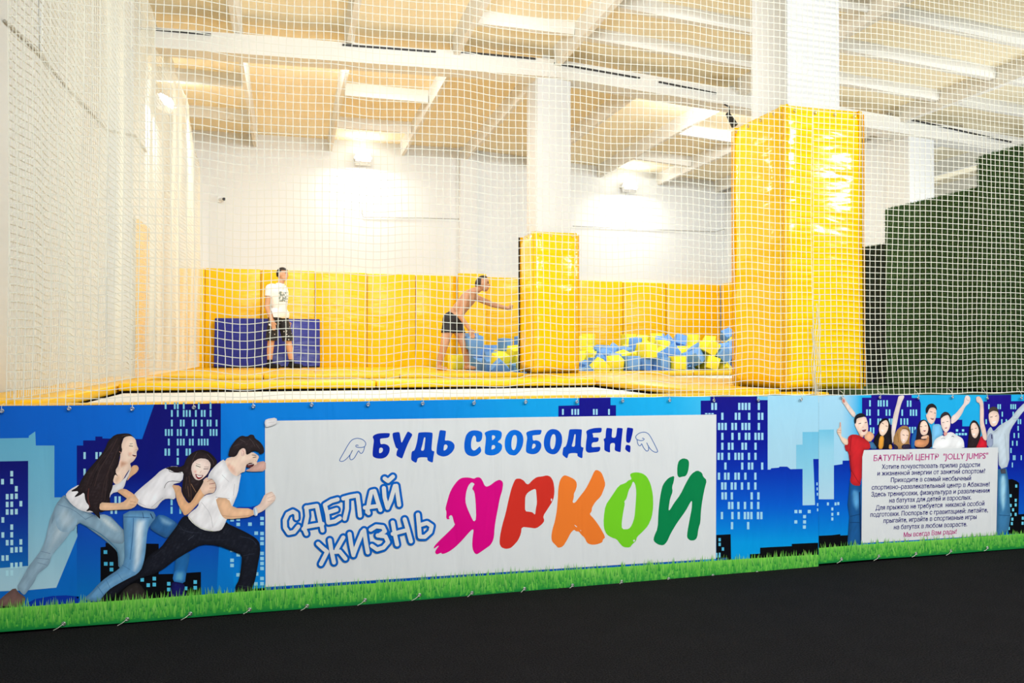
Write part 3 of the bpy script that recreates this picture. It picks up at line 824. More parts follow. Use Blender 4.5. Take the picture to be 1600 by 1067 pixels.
wrow(sheet, [(62,(190,223,290,327,396,464,535)),(165,(193,227,290,497,567)),(265,(262,295,358,427,496,565)),(370,(187,296,362,426,460,494,563,598)),(475,(292,460))], C7, 24, 76, 4, LIGHT)
wrow(sheet, [(258,(25,60,95))], C6, 26, 14, 4, LIGHT)
windows(sheet, '958,328 1003,328 1096,328 1048,381 957,436 1048,436 1046,489', C7, 31, 34, 4, LIGHT)
windows(sheet, '1178,40 1180,92 1182,147 1184,255 1184,310', C7, 13, 30, 4, LIGHT)
sheet.poly(pts_of('128,572 278,564 284,880 128,890', C7), 5, ink((8,8,16)))
windows(sheet, '163,621 163,670 197,718', C7, 24, 34, 6, (88,190,226))
windows(sheet, '132,784 163,782', C7, 18, 50, 6, (110,200,232))
sliced(sheet, pts_of('1119,873 1136,871 1136,890 1119,892'), 7, grad([(872,(0,50,160)),(890,(0,60,168))]))
sheet.poly(pts_of('440,845 480,840 480,772 585,766 585,705 700,698 915,688 915,665 1175,653 1190,653 1190,900 440,920', C7), 5, ink((8,8,12)))
grass(sheet, TOP1, BOT1, -60, 1278.9, (47, 33), 5)
sheet.build('sheet', banner, BINV, 'blue printed sheet with skyline and grass')

# ------------------------------------------------------------------ white slogan panel
panel = Print()
PAPER = (223, 223, 221)
panel.poly(pts_of('414,657.5 1119.3,647.6 1118.6,873 415,917'), 6, ink(PAPER))
panel_o = panel.build('slogan_panel', banner, BINV, 'white panel printed on the banner')

def blue_run(x0, x1, c0, cm, c1):
    def g(x, y):
        t = (x-x0)/(x1-x0)
        return ink(lerp(c0, cm, t*2) if t < .5 else lerp(cm, c1, t*2-1))
    return g
BR = blue_run(580, 990, (0,34,160), (0,116,222), (0,28,160))
WA, WB, WC = (520,650,8.0), (700,650,8.0), (860,650,8.0)
def glyph(pr, outer, crop, col, holes=(), layer=7, n=2):
    pr.poly(soften(pts_of(outer, crop), n), layer, col, [soften(pts_of(h, crop), n) for h in holes])
w1 = Print()
glyph(w1, '497,262 510,240 560,218 640,212 705,213 714,222 708,255 690,272 600,280 590,290 596,355 640,345 690,362 715,400 705,460 670,510 620,532 550,530 505,510 496,480 503,390 515,300', WA, BR, ['582,400 605,392 628,405 625,440 605,460 580,464 578,440'])
glyph(w1, '745,215 770,205 825,198 838,212 850,300 860,338 880,300 930,200 945,192 990,222 994,240 960,300 920,390 890,470 870,525 858,530 800,500 793,485 800,440 818,408 790,400 770,340 750,270', WA, BR)
glyph(w1, '1068,212 1085,204 1160,200 1240,205 1250,220 1240,330 1232,432 1268,438 1270,450 1258,510 1252,575 1240,581 1190,560 1180,540 1184,514 1062,516 1050,575 1035,585 985,555 978,530 985,450 1000,435 1020,432 1045,360 1060,280', WA, BR, ['1140,265 1160,265 1150,350 1142,432 1098,432 1120,360'])
glyph(w1, '1335,180 1350,175 1410,182 1416,195 1405,270 1400,308 1440,303 1490,318 1522,355 1522,400 1495,450 1440,495 1380,508 1320,490 1295,465 1300,380 1318,280', WA, BR, ['1392,360 1415,352 1436,370 1432,400 1410,425 1384,432 1386,400'])
glyph(w1, '432,220 425,290 400,322 360,325 350,310 352,270 335,242 315,248 298,285 288,340 290,400 310,428 340,430 395,378 405,385 418,430 405,460 360,495 310,505 250,490 215,455 202,400 205,320 225,240 260,195 310,177 370,180 415,195', WB, BR)
glyph(w1, '456,215 470,198 520,180 570,172 630,178 668,195 675,230 665,285 615,325 660,340 680,370 672,420 640,460 590,488 530,493 480,483 458,462 462,400 472,310 474,260', WB, BR, ['548,240 575,240 592,255 588,275 555,303 552,300', '550,365 575,360 592,375 588,400 570,412 545,420 543,400'])
glyph(w1, '825,170 875,178 915,205 938,250 944,310 930,380 900,440 850,490 815,493 760,480 720,430 708,370 712,290 735,230 775,185', WB, BR, ['835,233 855,245 863,290 858,350 845,405 825,428 805,420 793,390 792,340 800,280 815,245'])
glyph(w1, '975,215 990,195 1050,178 1110,172 1165,172 1172,185 1162,220 1150,232 1065,240 1055,246 1062,310 1100,300 1145,315 1168,350 1165,400 1135,450 1090,475 1040,478 990,462 972,440 978,350 992,270', WB, BR, ['1060,348 1080,343 1097,358 1093,385 1070,405 1050,410 1050,390'])
glyph(w1, '1310,160 1365,170 1405,205 1425,250 1428,320 1412,390 1375,455 1330,480 1280,475 1230,445 1202,390 1196,330 1206,260 1235,200 1270,170', WB, BR, ['1325,224 1342,240 1348,290 1340,360 1325,405 1305,417 1288,405 1278,370 1278,320 1288,265 1305,232'])
glyph(w1, '235,172 250,165 320,162 390,166 395,180 385,290 380,385 412,392 414,402 402,460 402,520 388,528 345,505 336,490 340,462 228,463 215,520 203,529 155,490 150,470 160,400 172,386 190,384 210,330 225,250', WC, BR, ['300,226 318,226 312,300 308,383 262,383 285,310'])
glyph(w1, '445,195 460,178 500,160 560,148 635,145 644,158 638,195 625,207 530,212 525,220 535,240 533,268 590,266 606,275 600,310 585,324 520,328 512,390 560,388 615,383 627,395 620,430 600,447 540,453 480,460 450,445 440,420 445,340 458,240', WC, BR)
glyph(w1, '665,282 690,278 692,210 700,152 715,147 768,155 774,165 768,220 765,270 818,270 828,200 832,152 845,146 900,152 905,160 895,250 885,350 878,445 868,452 815,435 802,420 810,335 750,338 745,400 748,450 735,455 685,435 672,420 675,320 668,310', WC, BR)
glyph(w1, '960,145 975,143 1030,152 1036,165 1022,240 1000,320 985,338 955,330 945,310 948,230 955,170', WC, BR)
glyph(w1, '945,357 990,365 1003,378 998,450 988,457 940,425 934,405', WC, BR)
LINE = ink((62, 104, 172))
def curve(p):
    q = [p[0]]
    for i in range(1, len(p)-1):
        a, b, c = p[i-1], p[i], p[i+1]
        q += [((a[0]+3*b[0])/4, (a[1]+3*b[1])/4), ((c[0]+3*b[0])/4, (c[1]+3*b[1])/4)]
    return q + [p[-1]]
for crop, lines in ((WA, ('400,380 415,350 405,320 370,290 320,277 270,282 230,305 190,360 140,450 85,545 85,560 110,570 150,555 215,490 245,430', '245,430 230,460 210,500 215,540 235,548 265,530 295,480 322,428 335,455 355,470 375,455 390,420 398,380', '400,380 370,393 320,393 290,385 285,370 300,360 318,368')),
                    (WC, ('1085,300 1065,270 1070,245 1110,212 1170,198 1215,212 1245,245 1290,330 1340,430 1340,450 1310,455 1265,430 1225,380 1205,335', '1225,370 1230,410 1220,440 1195,435 1160,390 1140,338 1130,370 1110,372 1090,345 1085,300', '1080,292 1120,308 1160,303 1174,290 1165,278 1148,277'))):
    for l in lines: w1.stroke(curve(pts_of(l, crop)), 1.15, 7, LINE, n=6)
w1.build('lettering', panel_o, None, 'blue heading with two little wings').matrix_parent_inverse = Matrix.Identity(4)

w2 = Print(); WD = (430, 730, 6.1538)
OUT, INN = ink((4, 98, 190)), ink(PAPER)
SK = ['205,490 203,445 170,425 120,450 92,510 95,580 130,632 180,622 222,570', '300,385 308,470 285,580', '296,388 400,370', '400,370 425,490 440,560', '272,592 300,572 455,545', '280,590 300,640', '446,555 455,608',
      '480,370 500,450 510,530', '478,362 540,325 600,308', '505,435 590,408', '512,532 575,520 622,490', '655,300 720,282 790,270', '690,305 690,400 668,495', '792,272 805,370 815,465', '885,430 905,320 925,235', '925,235 955,228 985,330 1012,410', '862,388 990,372', '885,410 898,440',
      '1045,200 1052,290 1080,390', '1080,385 1110,320 1150,180', '1165,178 1178,270 1192,362', '1052,108 1085,132 1132,90',
      '412,735 460,780 500,812 440,930', '525,700 540,800 565,915', '655,675 590,790', '560,815 620,810 675,878', '715,640 730,740 752,845', '752,840 790,740 840,620', '855,605 872,720 890,818', '918,600 970,568 1035,575 1055,615 1000,655', '985,655 1060,665 1085,720 1040,772 980,790 930,755', '1130,530 1150,640 1172,742', '1130,640 1250,608', '1245,500 1275,600 1305,712', '1372,455 1382,560 1390,660', '1395,555 1460,535 1505,565 1492,620 1440,668 1392,668']
def pen(pr, k, w, layer, col):
    p = pts_of(k, WD)
    for i, (a, b) in enumerate(zip(p, p[1:])): pr.stroke([a, b], w, layer + .35*i, col, n=16)
for i, k in enumerate(SK): pen(w2, k, 84/6.15, 7 + .25*i, OUT)
for i, k in enumerate(SK): pen(w2, k, 39/6.15, 18 + .25*i, INN)
w2.build('lettering', panel_o, None, 'two slanted words in white letters with a blue outline').matrix_parent_inverse = Matrix.Identity(4)

w3 = Print(); WE, WF, WG = (670,720,6.668), (840,720,6.67), (930,700,5.93)
def letter(o, crop, c, holes=()):
    pr = Print()
    pr.poly(soften(pts_of(o, crop), 1), 7, ink(c), [soften(pts_of(h, crop), 1) for h in holes])
    w3.v += [v for v in pr.v]; b = len(w3.v) - len(pr.v)
    w3.f += [tuple(i+b for i in f) for f in pr.f]; w3.c += pr.c
letter('385,172 430,175 470,187 500,170 535,172 560,205 580,255 600,270 640,255 690,215 735,195 765,210 775,240 765,310 740,390 720,500 700,600 685,700 680,790 665,840 640,880 590,915 540,950 503,974 480,965 460,930 452,880 456,800 468,715 450,715 420,745 350,825 280,895 220,940 170,965 135,970 130,955 80,978 62,945 108,882 92,888 50,918 55,890 110,830 200,745 275,668 262,640 245,570 225,565 208,585 218,610 180,605 185,530 172,500 190,430 215,340 250,270 300,205 340,178', WE, (222,0,130), ['445,220 480,240 462,265 452,293 475,320 488,420 494,610 468,635 440,580 400,490 380,420 388,330 410,260'])
letter('905,187 950,183 990,205 1015,240 1040,245 1080,200 1125,168 1180,162 1230,150 1270,165 1298,215 1310,300 1305,370 1290,420 1240,500 1190,575 1205,625 1180,660 1120,705 1050,695 968,687 960,760 930,830 885,880 850,910 800,918 755,900 736,860 742,780 765,670 800,550 830,410 860,290 885,225', WE, (212,48,36), ['1115,290 1122,350 1128,440 1115,500 1108,565 1080,535 1050,530 1003,525 1003,440 1005,370 1030,330 1080,300', '1272,390 1288,395 1282,425 1272,415'])
letter('285,148 330,165 380,190 405,220 410,260 395,310 378,340 378,380 362,435 390,438 440,370 500,295 550,200 595,98 625,95 665,120 690,180 708,245 685,310 660,370 600,430 565,490 565,525 540,555 590,605 650,690 708,795 680,820 675,850 610,873 555,873 515,855 490,800 455,770 430,735 400,735 380,715 345,750 310,820 265,893 215,908 190,880 150,840 142,790 155,710 180,630 200,520 210,400 215,290 230,210 255,165', WF, (242,124,44), ['384,664 412,686 408,693 384,672', '440,718 456,727 450,733'])
letter('320,245 345,228 390,224 440,235 480,265 515,335 535,430 538,540 525,640 490,720 440,775 385,825 380,860 345,890 322,922 260,918 225,880 200,845 150,828 105,800 80,740 78,650 95,530 150,450 220,345 280,325 310,297 340,290', WG, (118,206,36), ['350,306 370,330 382,400 375,520 365,640 340,715 310,752 248,752 245,690 260,590 275,515 268,495 290,470 310,390 335,350', '362,845 372,858 358,870 350,856'])
letter('640,320 680,275 735,255 728,310 712,360 718,405 700,450 690,490 678,580 695,570 730,510 790,430 840,325 890,240 945,205 990,228 1000,265 1035,298 1015,370 995,470 980,580 975,690 958,740 945,830 920,855 880,857 850,830 855,770 875,660 895,560 898,490 885,495 840,580 760,690 700,790 665,870 630,903 580,893 540,860 545,820 580,740 585,600 600,460 620,360', WG, (2,128,72))
letter('775,115 815,93 860,105 872,140 860,220 840,260 805,265 778,274 760,250 760,170', WG, (2,128,72))
w3.build('lettering', panel_o, None, 'large brush-lettered word in pink, red, orange, lime and green').matrix_parent_inverse = Matrix.Identity(4)
# ------------------------------------------------------------------ the printed friends on the long banner
SKIN, SKIN2 = (240, 208, 186), (226, 168, 120)
HAIR, SHIRT = (40, 29, 31), (232, 226, 226)
from mathutils.geometry import delaunay_2d_cdt
def shaded(pr, poly, layer, col, base=None):
    """a photographic print: soft folds and rounding belong to the picture printed on the vinyl"""
    xs, ys = [p[0] for p in poly], [p[1] for p in poly]
    size = min(max(xs)-min(xs), max(ys)-min(ys))
    step = 2.6 if size > 24 else 1.5
    if size < 5: return pr.poly(poly, layer, ink(col))
    hair = sum(col) < 180
    pin = [Vector(p) for p in poly]; n = len(pin)
    def edge(x, y):
        p = Vector((x, y, 0))
        return min(seg2(p, poly[i], poly[(i+1) % n]) for i in range(n))
    y = min(ys)
    while y < max(ys):
        x = min(xs)
        while x < max(xs):
            if inside(x, y, poly) and edge(x, y) > step*.55: pin.append(Vector((x, y)))
            x += step
        y += step
    v, e, f, *_ = delaunay_2d_cdt(pin, [], [list(range(n))], 1, 1e-5)
    w = min(7.0, size*.28) if base is None else size*.42
    rim = .80 if hair else (.90 if sum(col) > 480 else .82)
    i0 = len(pr.v)
    for q in v:
        d = min(1.0, edge(q.x, q.y)/w)
        g = noise.noise(Vector((q.x*.11 + q.y*.05, q.y*.05 - q.x*.02, layer)))
        g2 = noise.noise(Vector((q.x*.30 + q.y*.14, q.y*.10, layer + 9)))
        if base is not None: k0 = d*d*(3-2*d); k = 1.0
        else: k0 = 1.0; k = rim + (1-rim)*d
        k = k * (1 + .07*g + .05*g2)
        c = [a*k for a in (col if base is None else lerp(base, col, k0))]
        if hair:
            s = noise.noise(Vector((q.x*.55 + q.y*.25, q.y*.07 - q.x*.03, 2)))
            c = [a*(.75 + .25*d) + 26*max(0, s)*d for a in col]
        wv = at_y(q.x, q.y, BY - .0004*layer)
        pr.v.append((wv.x, wv.y, wv.z)); pr.c.append(ink([max(0, min(255, a*1.06)) for a in c]))
    for t in f: pr.f.append(tuple(i0 + i for i in t))
def seg2(p, a, b):
    ax, ay = a; dx, dy = b[0]-ax, b[1]-ay
    t = max(0, min(1, ((p.x-ax)*dx + (p.y-ay)*dy)/max(dx*dx+dy*dy, 1e-9)))
    return math.hypot(p.x-ax-t*dx, p.y-ay-t*dy)
def inside(x, y, poly):
    c = False; j = len(poly)-1
    for i in range(len(poly)):
        if (poly[i][1] > y) != (poly[j][1] > y) and x < (poly[j][0]-poly[i][0])*(y-poly[i][1])/(poly[j][1]-poly[i][1]) + poly[i][0]: c = not c
        j = i
    return c
def fig(parent, inv, label, shapes, L=9.0):
    pr = Print(); L0 = L
    for sh in shapes:
        kind, crop, txt, col = sh[:4]
        p = pts_of(txt, crop)
        if kind[-1] == '+': L, kind = L + 11, kind[:-1]
        if kind == 'soft': shaded(pr, soften(p, 2), L, col, sh[4])
        elif kind == 'line': pr.stroke(curve(p), sh[4], L, ink(col), n=6)
        elif kind == 'hard': shaded(pr, p, L, col)
        else: shaded(pr, soften(p, 1), L, col)
        L += .16
        if L > L0 + 11: L -= 11
    return pr.build('printed_figure', parent, inv, label)
F0 = B_
fig(banner, BINV, 'printed woman with long dark hair pushing, seen first from the wall', [
 ('p', B_, '130,715 165,765 228,805 215,850 180,895 100,900 10,890 -30,850 40,785', (112,84,78)),
 ('p', B_, '0,880 110,885 158,905 150,955 100,925 30,955 -30,930', (44,38,38)),
 ('p', B_, '700,140 940,60 1090,220 1135,260 1135,560 1040,560 1035,420 1010,380 900,285 800,215', (118,154,174)),
 ('p', B_, '490,0 440,110 420,200 395,310 360,390 300,470 245,540 180,660 148,712 190,770 215,785 245,745 300,670 330,600 380,560 430,520 460,420 560,290 650,170 700,150 740,120 660,30 600,-20', (138,164,180)),
 ('p', D_, '100,645 125,635 180,715 280,765 330,785 400,825 480,800 560,870 650,960 640,1060 580,1067 470,1030 350,940 270,880 230,890 190,960 0,960 5,820 40,720', (134,162,180)),
 ('soft', B_, '520,40 630,90 640,200 570,300 490,390 430,470 350,550 240,660 280,560 370,470 400,330 440,180', (206,212,212), (138,164,180)),
 ('soft', D_, '390,820 480,800 570,880 630,960 560,980 450,910', (214,218,214), (134,162,180)),
 ('soft', D_, '20,800 110,690 200,780 240,860 190,960 60,960', (168,186,196), (134,162,180)),
 ('line', D_, '110,650 180,730 290,785 400,830', (86,116,140), .8), ('line', D_, '60,720 190,760 300,850', (96,126,150), .7), ('line', D_, '300,850 360,820 440,800', (80,110,136), .7),
 ('line', B_, '360,400 440,420', (98,122,142), .6), ('line', B_, '320,460 430,470', (98,122,142), .6), ('line', B_, '330,500 410,520', (98,122,142), .6), ('line', B_, '700,150 860,230 960,310 1040,400 1050,540', (70,120,150), 1.4),
 ('p+', D_, '570,600 640,575 730,630 765,680 700,690 640,650', (232,180,140)),
 ('p+', D_, '430,700 505,705 620,708 680,655 720,645 768,672 760,702 738,738 690,762 600,765 470,772 420,765', (236,190,152)),
 ('line+', D_, '690,690 745,700', (190,130,100), .5), ('line+', D_, '690,722 735,725', (190,130,100), .5),
 ('p', D_, '250,540 160,590 120,640 180,720 250,770 330,790 400,785 500,755 500,690 530,620 600,605 640,570 660,500 710,420 700,393 680,430 640,500 560,545 520,560', SHIRT),
 ('p', D_, '640,125 700,116 740,145 750,200 767,235 748,255 750,292 735,322 715,345 690,358 705,400 670,430 620,520 560,545 540,500 560,420 590,380 610,290 595,260 615,200', SKIN),
 ('p', D_, '720,375 755,375 770,405 750,440 700,475 660,520 690,440 700,400', (228,176,134)),
 ('soft', D_, '596,318 690,352 650,385 596,410', (206,152,124), (236,200,176)),
 ('soft', D_, '555,470 600,430 630,500 575,550 540,520', (226,186,156), (240,208,186)),
 ('p', D_, '640,95 690,98 732,135 700,117 650,125 625,150 615,210 625,245 600,290 590,370 560,430 590,480 560,450 540,520 540,570 510,640 520,700 500,760 440,790 420,780 432,852 402,822 350,770 300,782 340,740 300,690 290,610 250,640 195,660 250,600 160,608 240,560 260,510 310,430 400,330 470,240 500,160 560,105', HAIR),
 ('line', D_, '580,140 520,260 420,420 380,560', (78,58,54), .7), ('line', D_, '600,200 540,340 470,500 440,660', (70,52,48), .6), ('line', D_, '540,180 450,300 350,450 310,560', (66,48,46), .6), ('line', D_, '330,580 320,660 340,740', (104,54,48), 1.2),
 ('p', D_, '703,277 748,286 740,300 716,294', (110,36,44)), ('line', D_, '710,279 744,286', (250,244,240), .5),
 ('line', D_, '685,206 715,208', (60,40,40), .9), ('line', D_, '690,190 715,185', (80,56,50), .5), ('line', D_, '740,240 760,238', (204,150,130), .6), ('line', D_, '600,255 614,270', (206,150,130), .9), ('soft', D_, '670,255 720,250 710,300 670,300', (232,180,156), (240,208,186)), ('line', D_, '560,300 500,420 480,560 470,700', (84,64,58), .5), ('line', D_, '480,300 400,420 350,560', (20,14,16), .8), ('line', D_, '520,430 500,600 450,760', (20,14,16), .8), ('line', D_, '620,120 680,108', (92,74,68), .6)])
fig(banner, BINV, 'printed laughing woman hugging the man from behind', [
 ('p', C_, '290,190 370,78 430,84 545,150 545,185 462,292 380,252', (46,98,150)),
 ('soft', C_, '370,84 430,80 545,150 480,200 390,170', (120,160,190), (46,98,150)),
 ('p', C_, '540,440 660,400 645,500 622,600 612,685 500,662 520,560 530,480', (34,104,168)),
 ('soft', C_, '520,560 625,560 610,690 500,670', (92,160,196), (34,104,168)),
 ('p', C_, '500,662 610,682 612,750 645,815 540,832 468,802 490,722', (22,22,92)),
 ('p', C_, '70,48 330,40 362,100 300,175 275,260 268,400 250,500 225,570 150,630 40,692 -50,762 -150,852 -285,822 -210,760 -150,690 -80,630 30,558 82,500 80,300 72,180', (96,146,186)),
 ('soft', C_, '140,95 300,95 285,200 270,350 252,490 210,590 130,625 140,400', (206,220,228), (96,146,186)),
 ('soft', C_, '-60,640 100,560 200,590 60,670 -60,740 -180,815 -220,790', (150,186,208), (96,146,186)),
 ('line', C_, '75,100 180,100 300,105', (50,86,130), .9), ('line', C_, '160,110 155,260 130,470', (70,120,166), 1.4), ('line', C_, '240,60 250,110', (40,70,112), .9), ('line', C_, '310,70 330,110', (30,56,96), 1.4),
 ('line', C_, '60,520 130,560', (70,116,156), .7), ('line', C_, '20,590 70,660', (80,126,166), .6), ('line', C_, '-80,650 -40,730', (70,116,156), .6), ('line', C_, '-160,700 -90,800', (60,106,150), .7),
 ('p', D_, '715,640 790,570 900,480 960,420 1040,385 1123,385 1165,430 1150,520 1055,545 1085,600 1093,677 1010,665 965,692 920,757 870,758 800,742 755,715', SHIRT),
 ('line', D_, '880,745 930,700 980,660', (180,170,176), .7), ('line', D_, '760,700 830,735', (196,186,190), .6),
 ('p', E_, '155,545 240,555 245,620 300,710 330,700 390,600 400,565 440,500 470,478 515,492 545,535 547,575 530,618 480,622 440,642 400,702 310,800 270,818 250,780 210,710 185,600', (230,176,132)),
 ('p', E_, '400,565 440,500 470,478 515,492 545,535 547,575 530,618 480,622 440,640', (238,200,176)),
 ('line', E_, '490,540 540,532', (160,70,70), .8), ('line', E_, '490,575 545,572', (190,120,100), .6), ('line', E_, '470,520 512,498', (190,120,100), .6),
 ('p', E_, '330,270 380,245 430,237 490,260 540,310 562,350 530,390 500,405 470,470 430,500 440,520 400,590 350,662 320,707 300,690 250,620 250,560 270,430 190,440 130,410 100,402 150,385 260,390 290,310', HAIR),
 ('line', E_, '250,520 140,512 105,540 95,575', (56,42,42), .7), ('line', E_, '130,400 140,435 240,440', (56,42,42), .8),
 ('p', E_, '400,313 470,320 502,360 495,410 470,455 430,492 400,508 365,500 340,460 328,400 345,350', (246,218,204)),
 ('line', E_, '330,540 370,610', (150,112,80), .9), ('line', E_, '300,560 310,650', (110,82,64), .8), ('line', E_, '290,480 280,580', (84,62,54), .7), ('line', E_, '470,275 520,330 530,370', (92,72,66), .6),
 ('p', E_, '363,448 400,465 440,460 422,490 390,500 372,478', (150,34,48)), ('p', E_, '372,457 400,470 432,465 415,480 388,482', (250,244,240)),
 ('line', E_, '372,378 410,392', (64,40,40), .9), ('line', E_, '440,408 480,406', (64,40,40), .9), ('line', E_, '372,362 410,372', (110,80,70), .5), ('line', E_, '445,390 485,392', (110,80,70), .5), ('line', E_, '418,425 408,440', (206,150,130), .6), ('soft', E_, '345,415 385,415 380,450 350,450', (236,176,160), (246,218,204)), ('line', E_, '380,260 340,330 320,460', (92,72,64), .6), ('line', E_, '420,250 480,270 530,320', (20,14,14), .7), ('line', E_, '310,470 330,600 330,690', (96,66,48), .7)], 14.0)
fig(banner, BINV, 'printed curly-haired man in a white T-shirt pushing the slogan panel', [
 ('p', C_, '20,835 60,750 120,700 180,674 222,690 270,760 325,835 330,870 30,870', (44,38,36)),
 ('p', E_, '800,425 850,400 900,350 985,335 985,427 870,433', (204,160,146)),
 ('p', C_, '600,88 640,92 700,150 760,190 850,220 920,216 977,138 990,160 1082,200 1162,240 1232,282 1267,325 1274,400 1252,520 1232,640 1197,745 1192,830 1047,830 1047,780 1057,750 1052,710 1087,650 1107,520 1112,432 1062,410 900,348 760,338 650,400 520,480 420,560 330,605 200,642 100,702 20,772 -70,845 -140,835 -60,740 0,700 130,630 220,590 250,500 300,430 400,370 470,270 540,180 560,140', (22,24,34)),
 ('line', C_, '560,200 640,230 760,240', (52,56,70), .6), ('line', C_, '640,300 690,260', (70,76,90), .7), ('line', C_, '1100,270 1200,290 1240,340', (44,52,72), .9), ('line', C_, '560,170 600,220 680,240', (48,54,68), .5), ('line', C_, '700,190 860,240', (46,50,64), .5), ('line', C_, '1120,440 1220,420', (46,52,66), .7), ('line', C_, '420,380 330,450', (40,42,54), .7), ('line', C_, '1080,700 1190,715', (48,54,66), .6), ('line', C_, '760,300 980,300', (38,42,54), .8),
 ('p', E_, '730,290 760,230 800,222 815,280 870,258 905,280 927,300 907,340 907,367 880,377 860,350 815,370 805,402 802,432 770,440 735,475 690,452 640,412 620,320', SKIN),
 ('soft', E_, '630,325 725,375 742,480 685,455 630,410', (222,172,150), (240,208,186)),
 ('p', E_, '808,374 850,350 886,365 870,388 825,400', (92,42,44)), ('line', E_, '830,372 875,362', (246,240,236), .6),
 ('p', E_, '768,238 802,224 812,262 790,297 765,292', (238,200,184)), ('line', E_, '782,245 795,262 785,282', (196,140,124), .7),
 ('p', E_, '658,270 670,220 720,150 770,113 820,125 850,104 880,110 890,140 930,165 967,215 972,268 930,280 920,255 880,245 840,275 812,285 808,235 785,222 750,245 730,290 700,305 655,296', (44,34,36)),
 ('line', E_, '760,150 800,170', (92,80,78), .6), ('line', E_, '840,140 870,170 890,210', (84,72,70), .6), ('line', E_, '900,190 930,230', (88,76,74), .6), ('line', E_, '700,210 750,190', (80,66,64), .6),
 ('line', E_, '872,308 900,302', (60,40,38), .9), ('line', E_, '862,285 900,288', (60,44,40), .7), ('line', E_, '895,335 905,345', (206,150,130), .6),
 ('p', E_, '620,320 580,345 540,380 490,440 470,500 512,490 547,535 552,580 530,622 450,637 400,692 390,740 310,800 298,832 350,892 430,942 520,957 592,947 622,900 642,850 690,740 740,620 755,520 770,445 738,475 690,455 650,400', (236,230,229)),
 ('line', E_, '545,655 665,668', (188,180,182), .8), ('line', E_, '420,700 500,800 520,920', (212,206,206), .9), ('line', E_, '600,460 660,520', (212,206,206), .7), ('line', E_, '710,540 700,640', (206,198,198), .8), ('line', E_, '300,820 380,915 520,955', (176,186,120), .5),
 ('p', E_, '543,658 658,666 692,750 872,754 882,826 640,852 598,822 563,740', (238,188,148)),
 ('line', E_, '600,815 700,830 860,815', (206,150,112), .8),
 ('p', E_, '880,745 930,720 950,680 975,630 1032,603 1052,620 1074,655 1062,690 1000,742 960,778 900,803', (238,208,190)),
 ('line', E_, '985,635 1040,610', (208,166,146), .6), ('line', E_, '1000,665 1062,640', (208,166,146), .6), ('line', E_, '1000,695 1062,682', (208,166,146), .6),
 ('p', E_, '873,745 905,745 917,815 880,822', (220,228,236)), ('line', E_, '882,748 890,818', (106,150,200), .8),
 ('p', E_, '972,0 985,-30 1080,-45 1085,10 1040,30 985,45', (226,220,218)), ('line', E_, '1005,5 1060,-5', (196,186,184), .6)], 19.5)

# ------------------------------------------------------------------ laced eyelets
def eyelets(parent, inv, top, bottom, seed):
    rnd = random.Random(seed)
    for (x, y) in top:
        c = at_y(x, y, BY - .0165)
        o = MB().ring(c, (0, 1, 0), .0085, .0032).build('eyelet', M['steel'], parent, smooth=True); o.matrix_parent_inverse = inv
        e = at_y(x, y, BY - .019); dx = rnd.uniform(-.006, .012)
        d = MB().tube([e + Vector((0, 0, -.006)), e + Vector((dx*.4, -.004, .012)), e + Vector((dx*.8, 0, .03)), Vector((e.x + dx, BY + .022, 1.262))], .0016, 5).build('tie_cord', M['net'], parent); d.matrix_parent_inverse = inv
    for (x, y) in bottom:
        c = at_y(x, y, BY - .0165)
        o = MB().ring(c, (0, 1, 0), .0085, .0032).build('eyelet', M['steel'], parent, smooth=True); o.matrix_parent_inverse = inv
        e = at_y(x, y, BY - .021); l = rnd.uniform(.03, .055)
        d = MB().tube([e + Vector((.004, 0, .004)), e + Vector((-l*.5, -.008, -l*.35)), e + Vector((-l, -.002, -l*.62))], .0015, 5).build('tie_cord', M['net'], parent); d.matrix_parent_inverse = inv
eyelets(banner, BINV, [(3,642),(108,638.4),(206.7,638.7),(303,636.5),(396,635),(487,632.7),(575.4,632),(660.5,630.4),(740.8,629.7),(821.5,628),(901.5,627.7),(973,626.3),(1046.5,625.3),(1115.7,625.6),(1185,625.2),(1252,624)],
        [(99.4,974.5),(198.7,967.4),(297.4,958.8),(390,952.4),(480,946.7),(570.4,937.4),(655.4,929.6),(737.4,926.2),(819.8,919.8),(894.7,914.4),(971.3,908.7),(1044.8,904.4),(1114,899.4),(1183,894.6),(1251.4,891)], 4)

# ------------------------------------------------------------------ smaller banner on the right
b2 = empty('banner', tuple(at_y(1450, 740, BY)))
tag(b2, 'smaller printed vinyl banner with a cheering group of friends holding a white text board', 'banner', 'printed banners laced to the net')
B2INV = Matrix.Translation(-b2.location)
s2 = Print()
def sky2(x, t):
    c = (165, 212, 233) if x < 1345 else (30, 172, 226)
    return lerp(c, (0, 140, 216), max(0, (t-.5)/.5))
background(s2, TOP2, BOT2, [1279.2,1300,1316,1345,1346,1375,1405,1435,1460,1488,1515,1543,1570,1600,1640,1680], sky2)
low2 = grad([(717,(0,40,160)),(780,(0,88,200)),(850,(0,150,222))])
sliced(s2, pts_of('1279.3,780 1303,780 1303,727 1316.5,725 1316.5,719.6 1346,719 1346,866 1279.3,872'), 2, low2)
sliced(s2, pts_of('1279.3,671.5 1303,671 1303,780 1279.3,780'), 1, grad([(671,(116,194,222)),(700,(150,208,228)),(780,(180,216,232))]))
G4 = (1300, 690, 6.275); G5 = (1440, 690, 6.275); P1 = (1300,610,10.667); P2 = (1400,610,10.667); P3 = (1480,610,10.667)
windows(s2, '-40,610 35,610 62,607 3,660 3,712 60,706 3,758', G4, 20, 30, 3, LIGHT)
s2.poly(pts_of('1279.3,837 1300,836 1313,834.4 1313,836.6 1327,836 1327,868 1279.3,874'), 3, ink((8,8,12)))
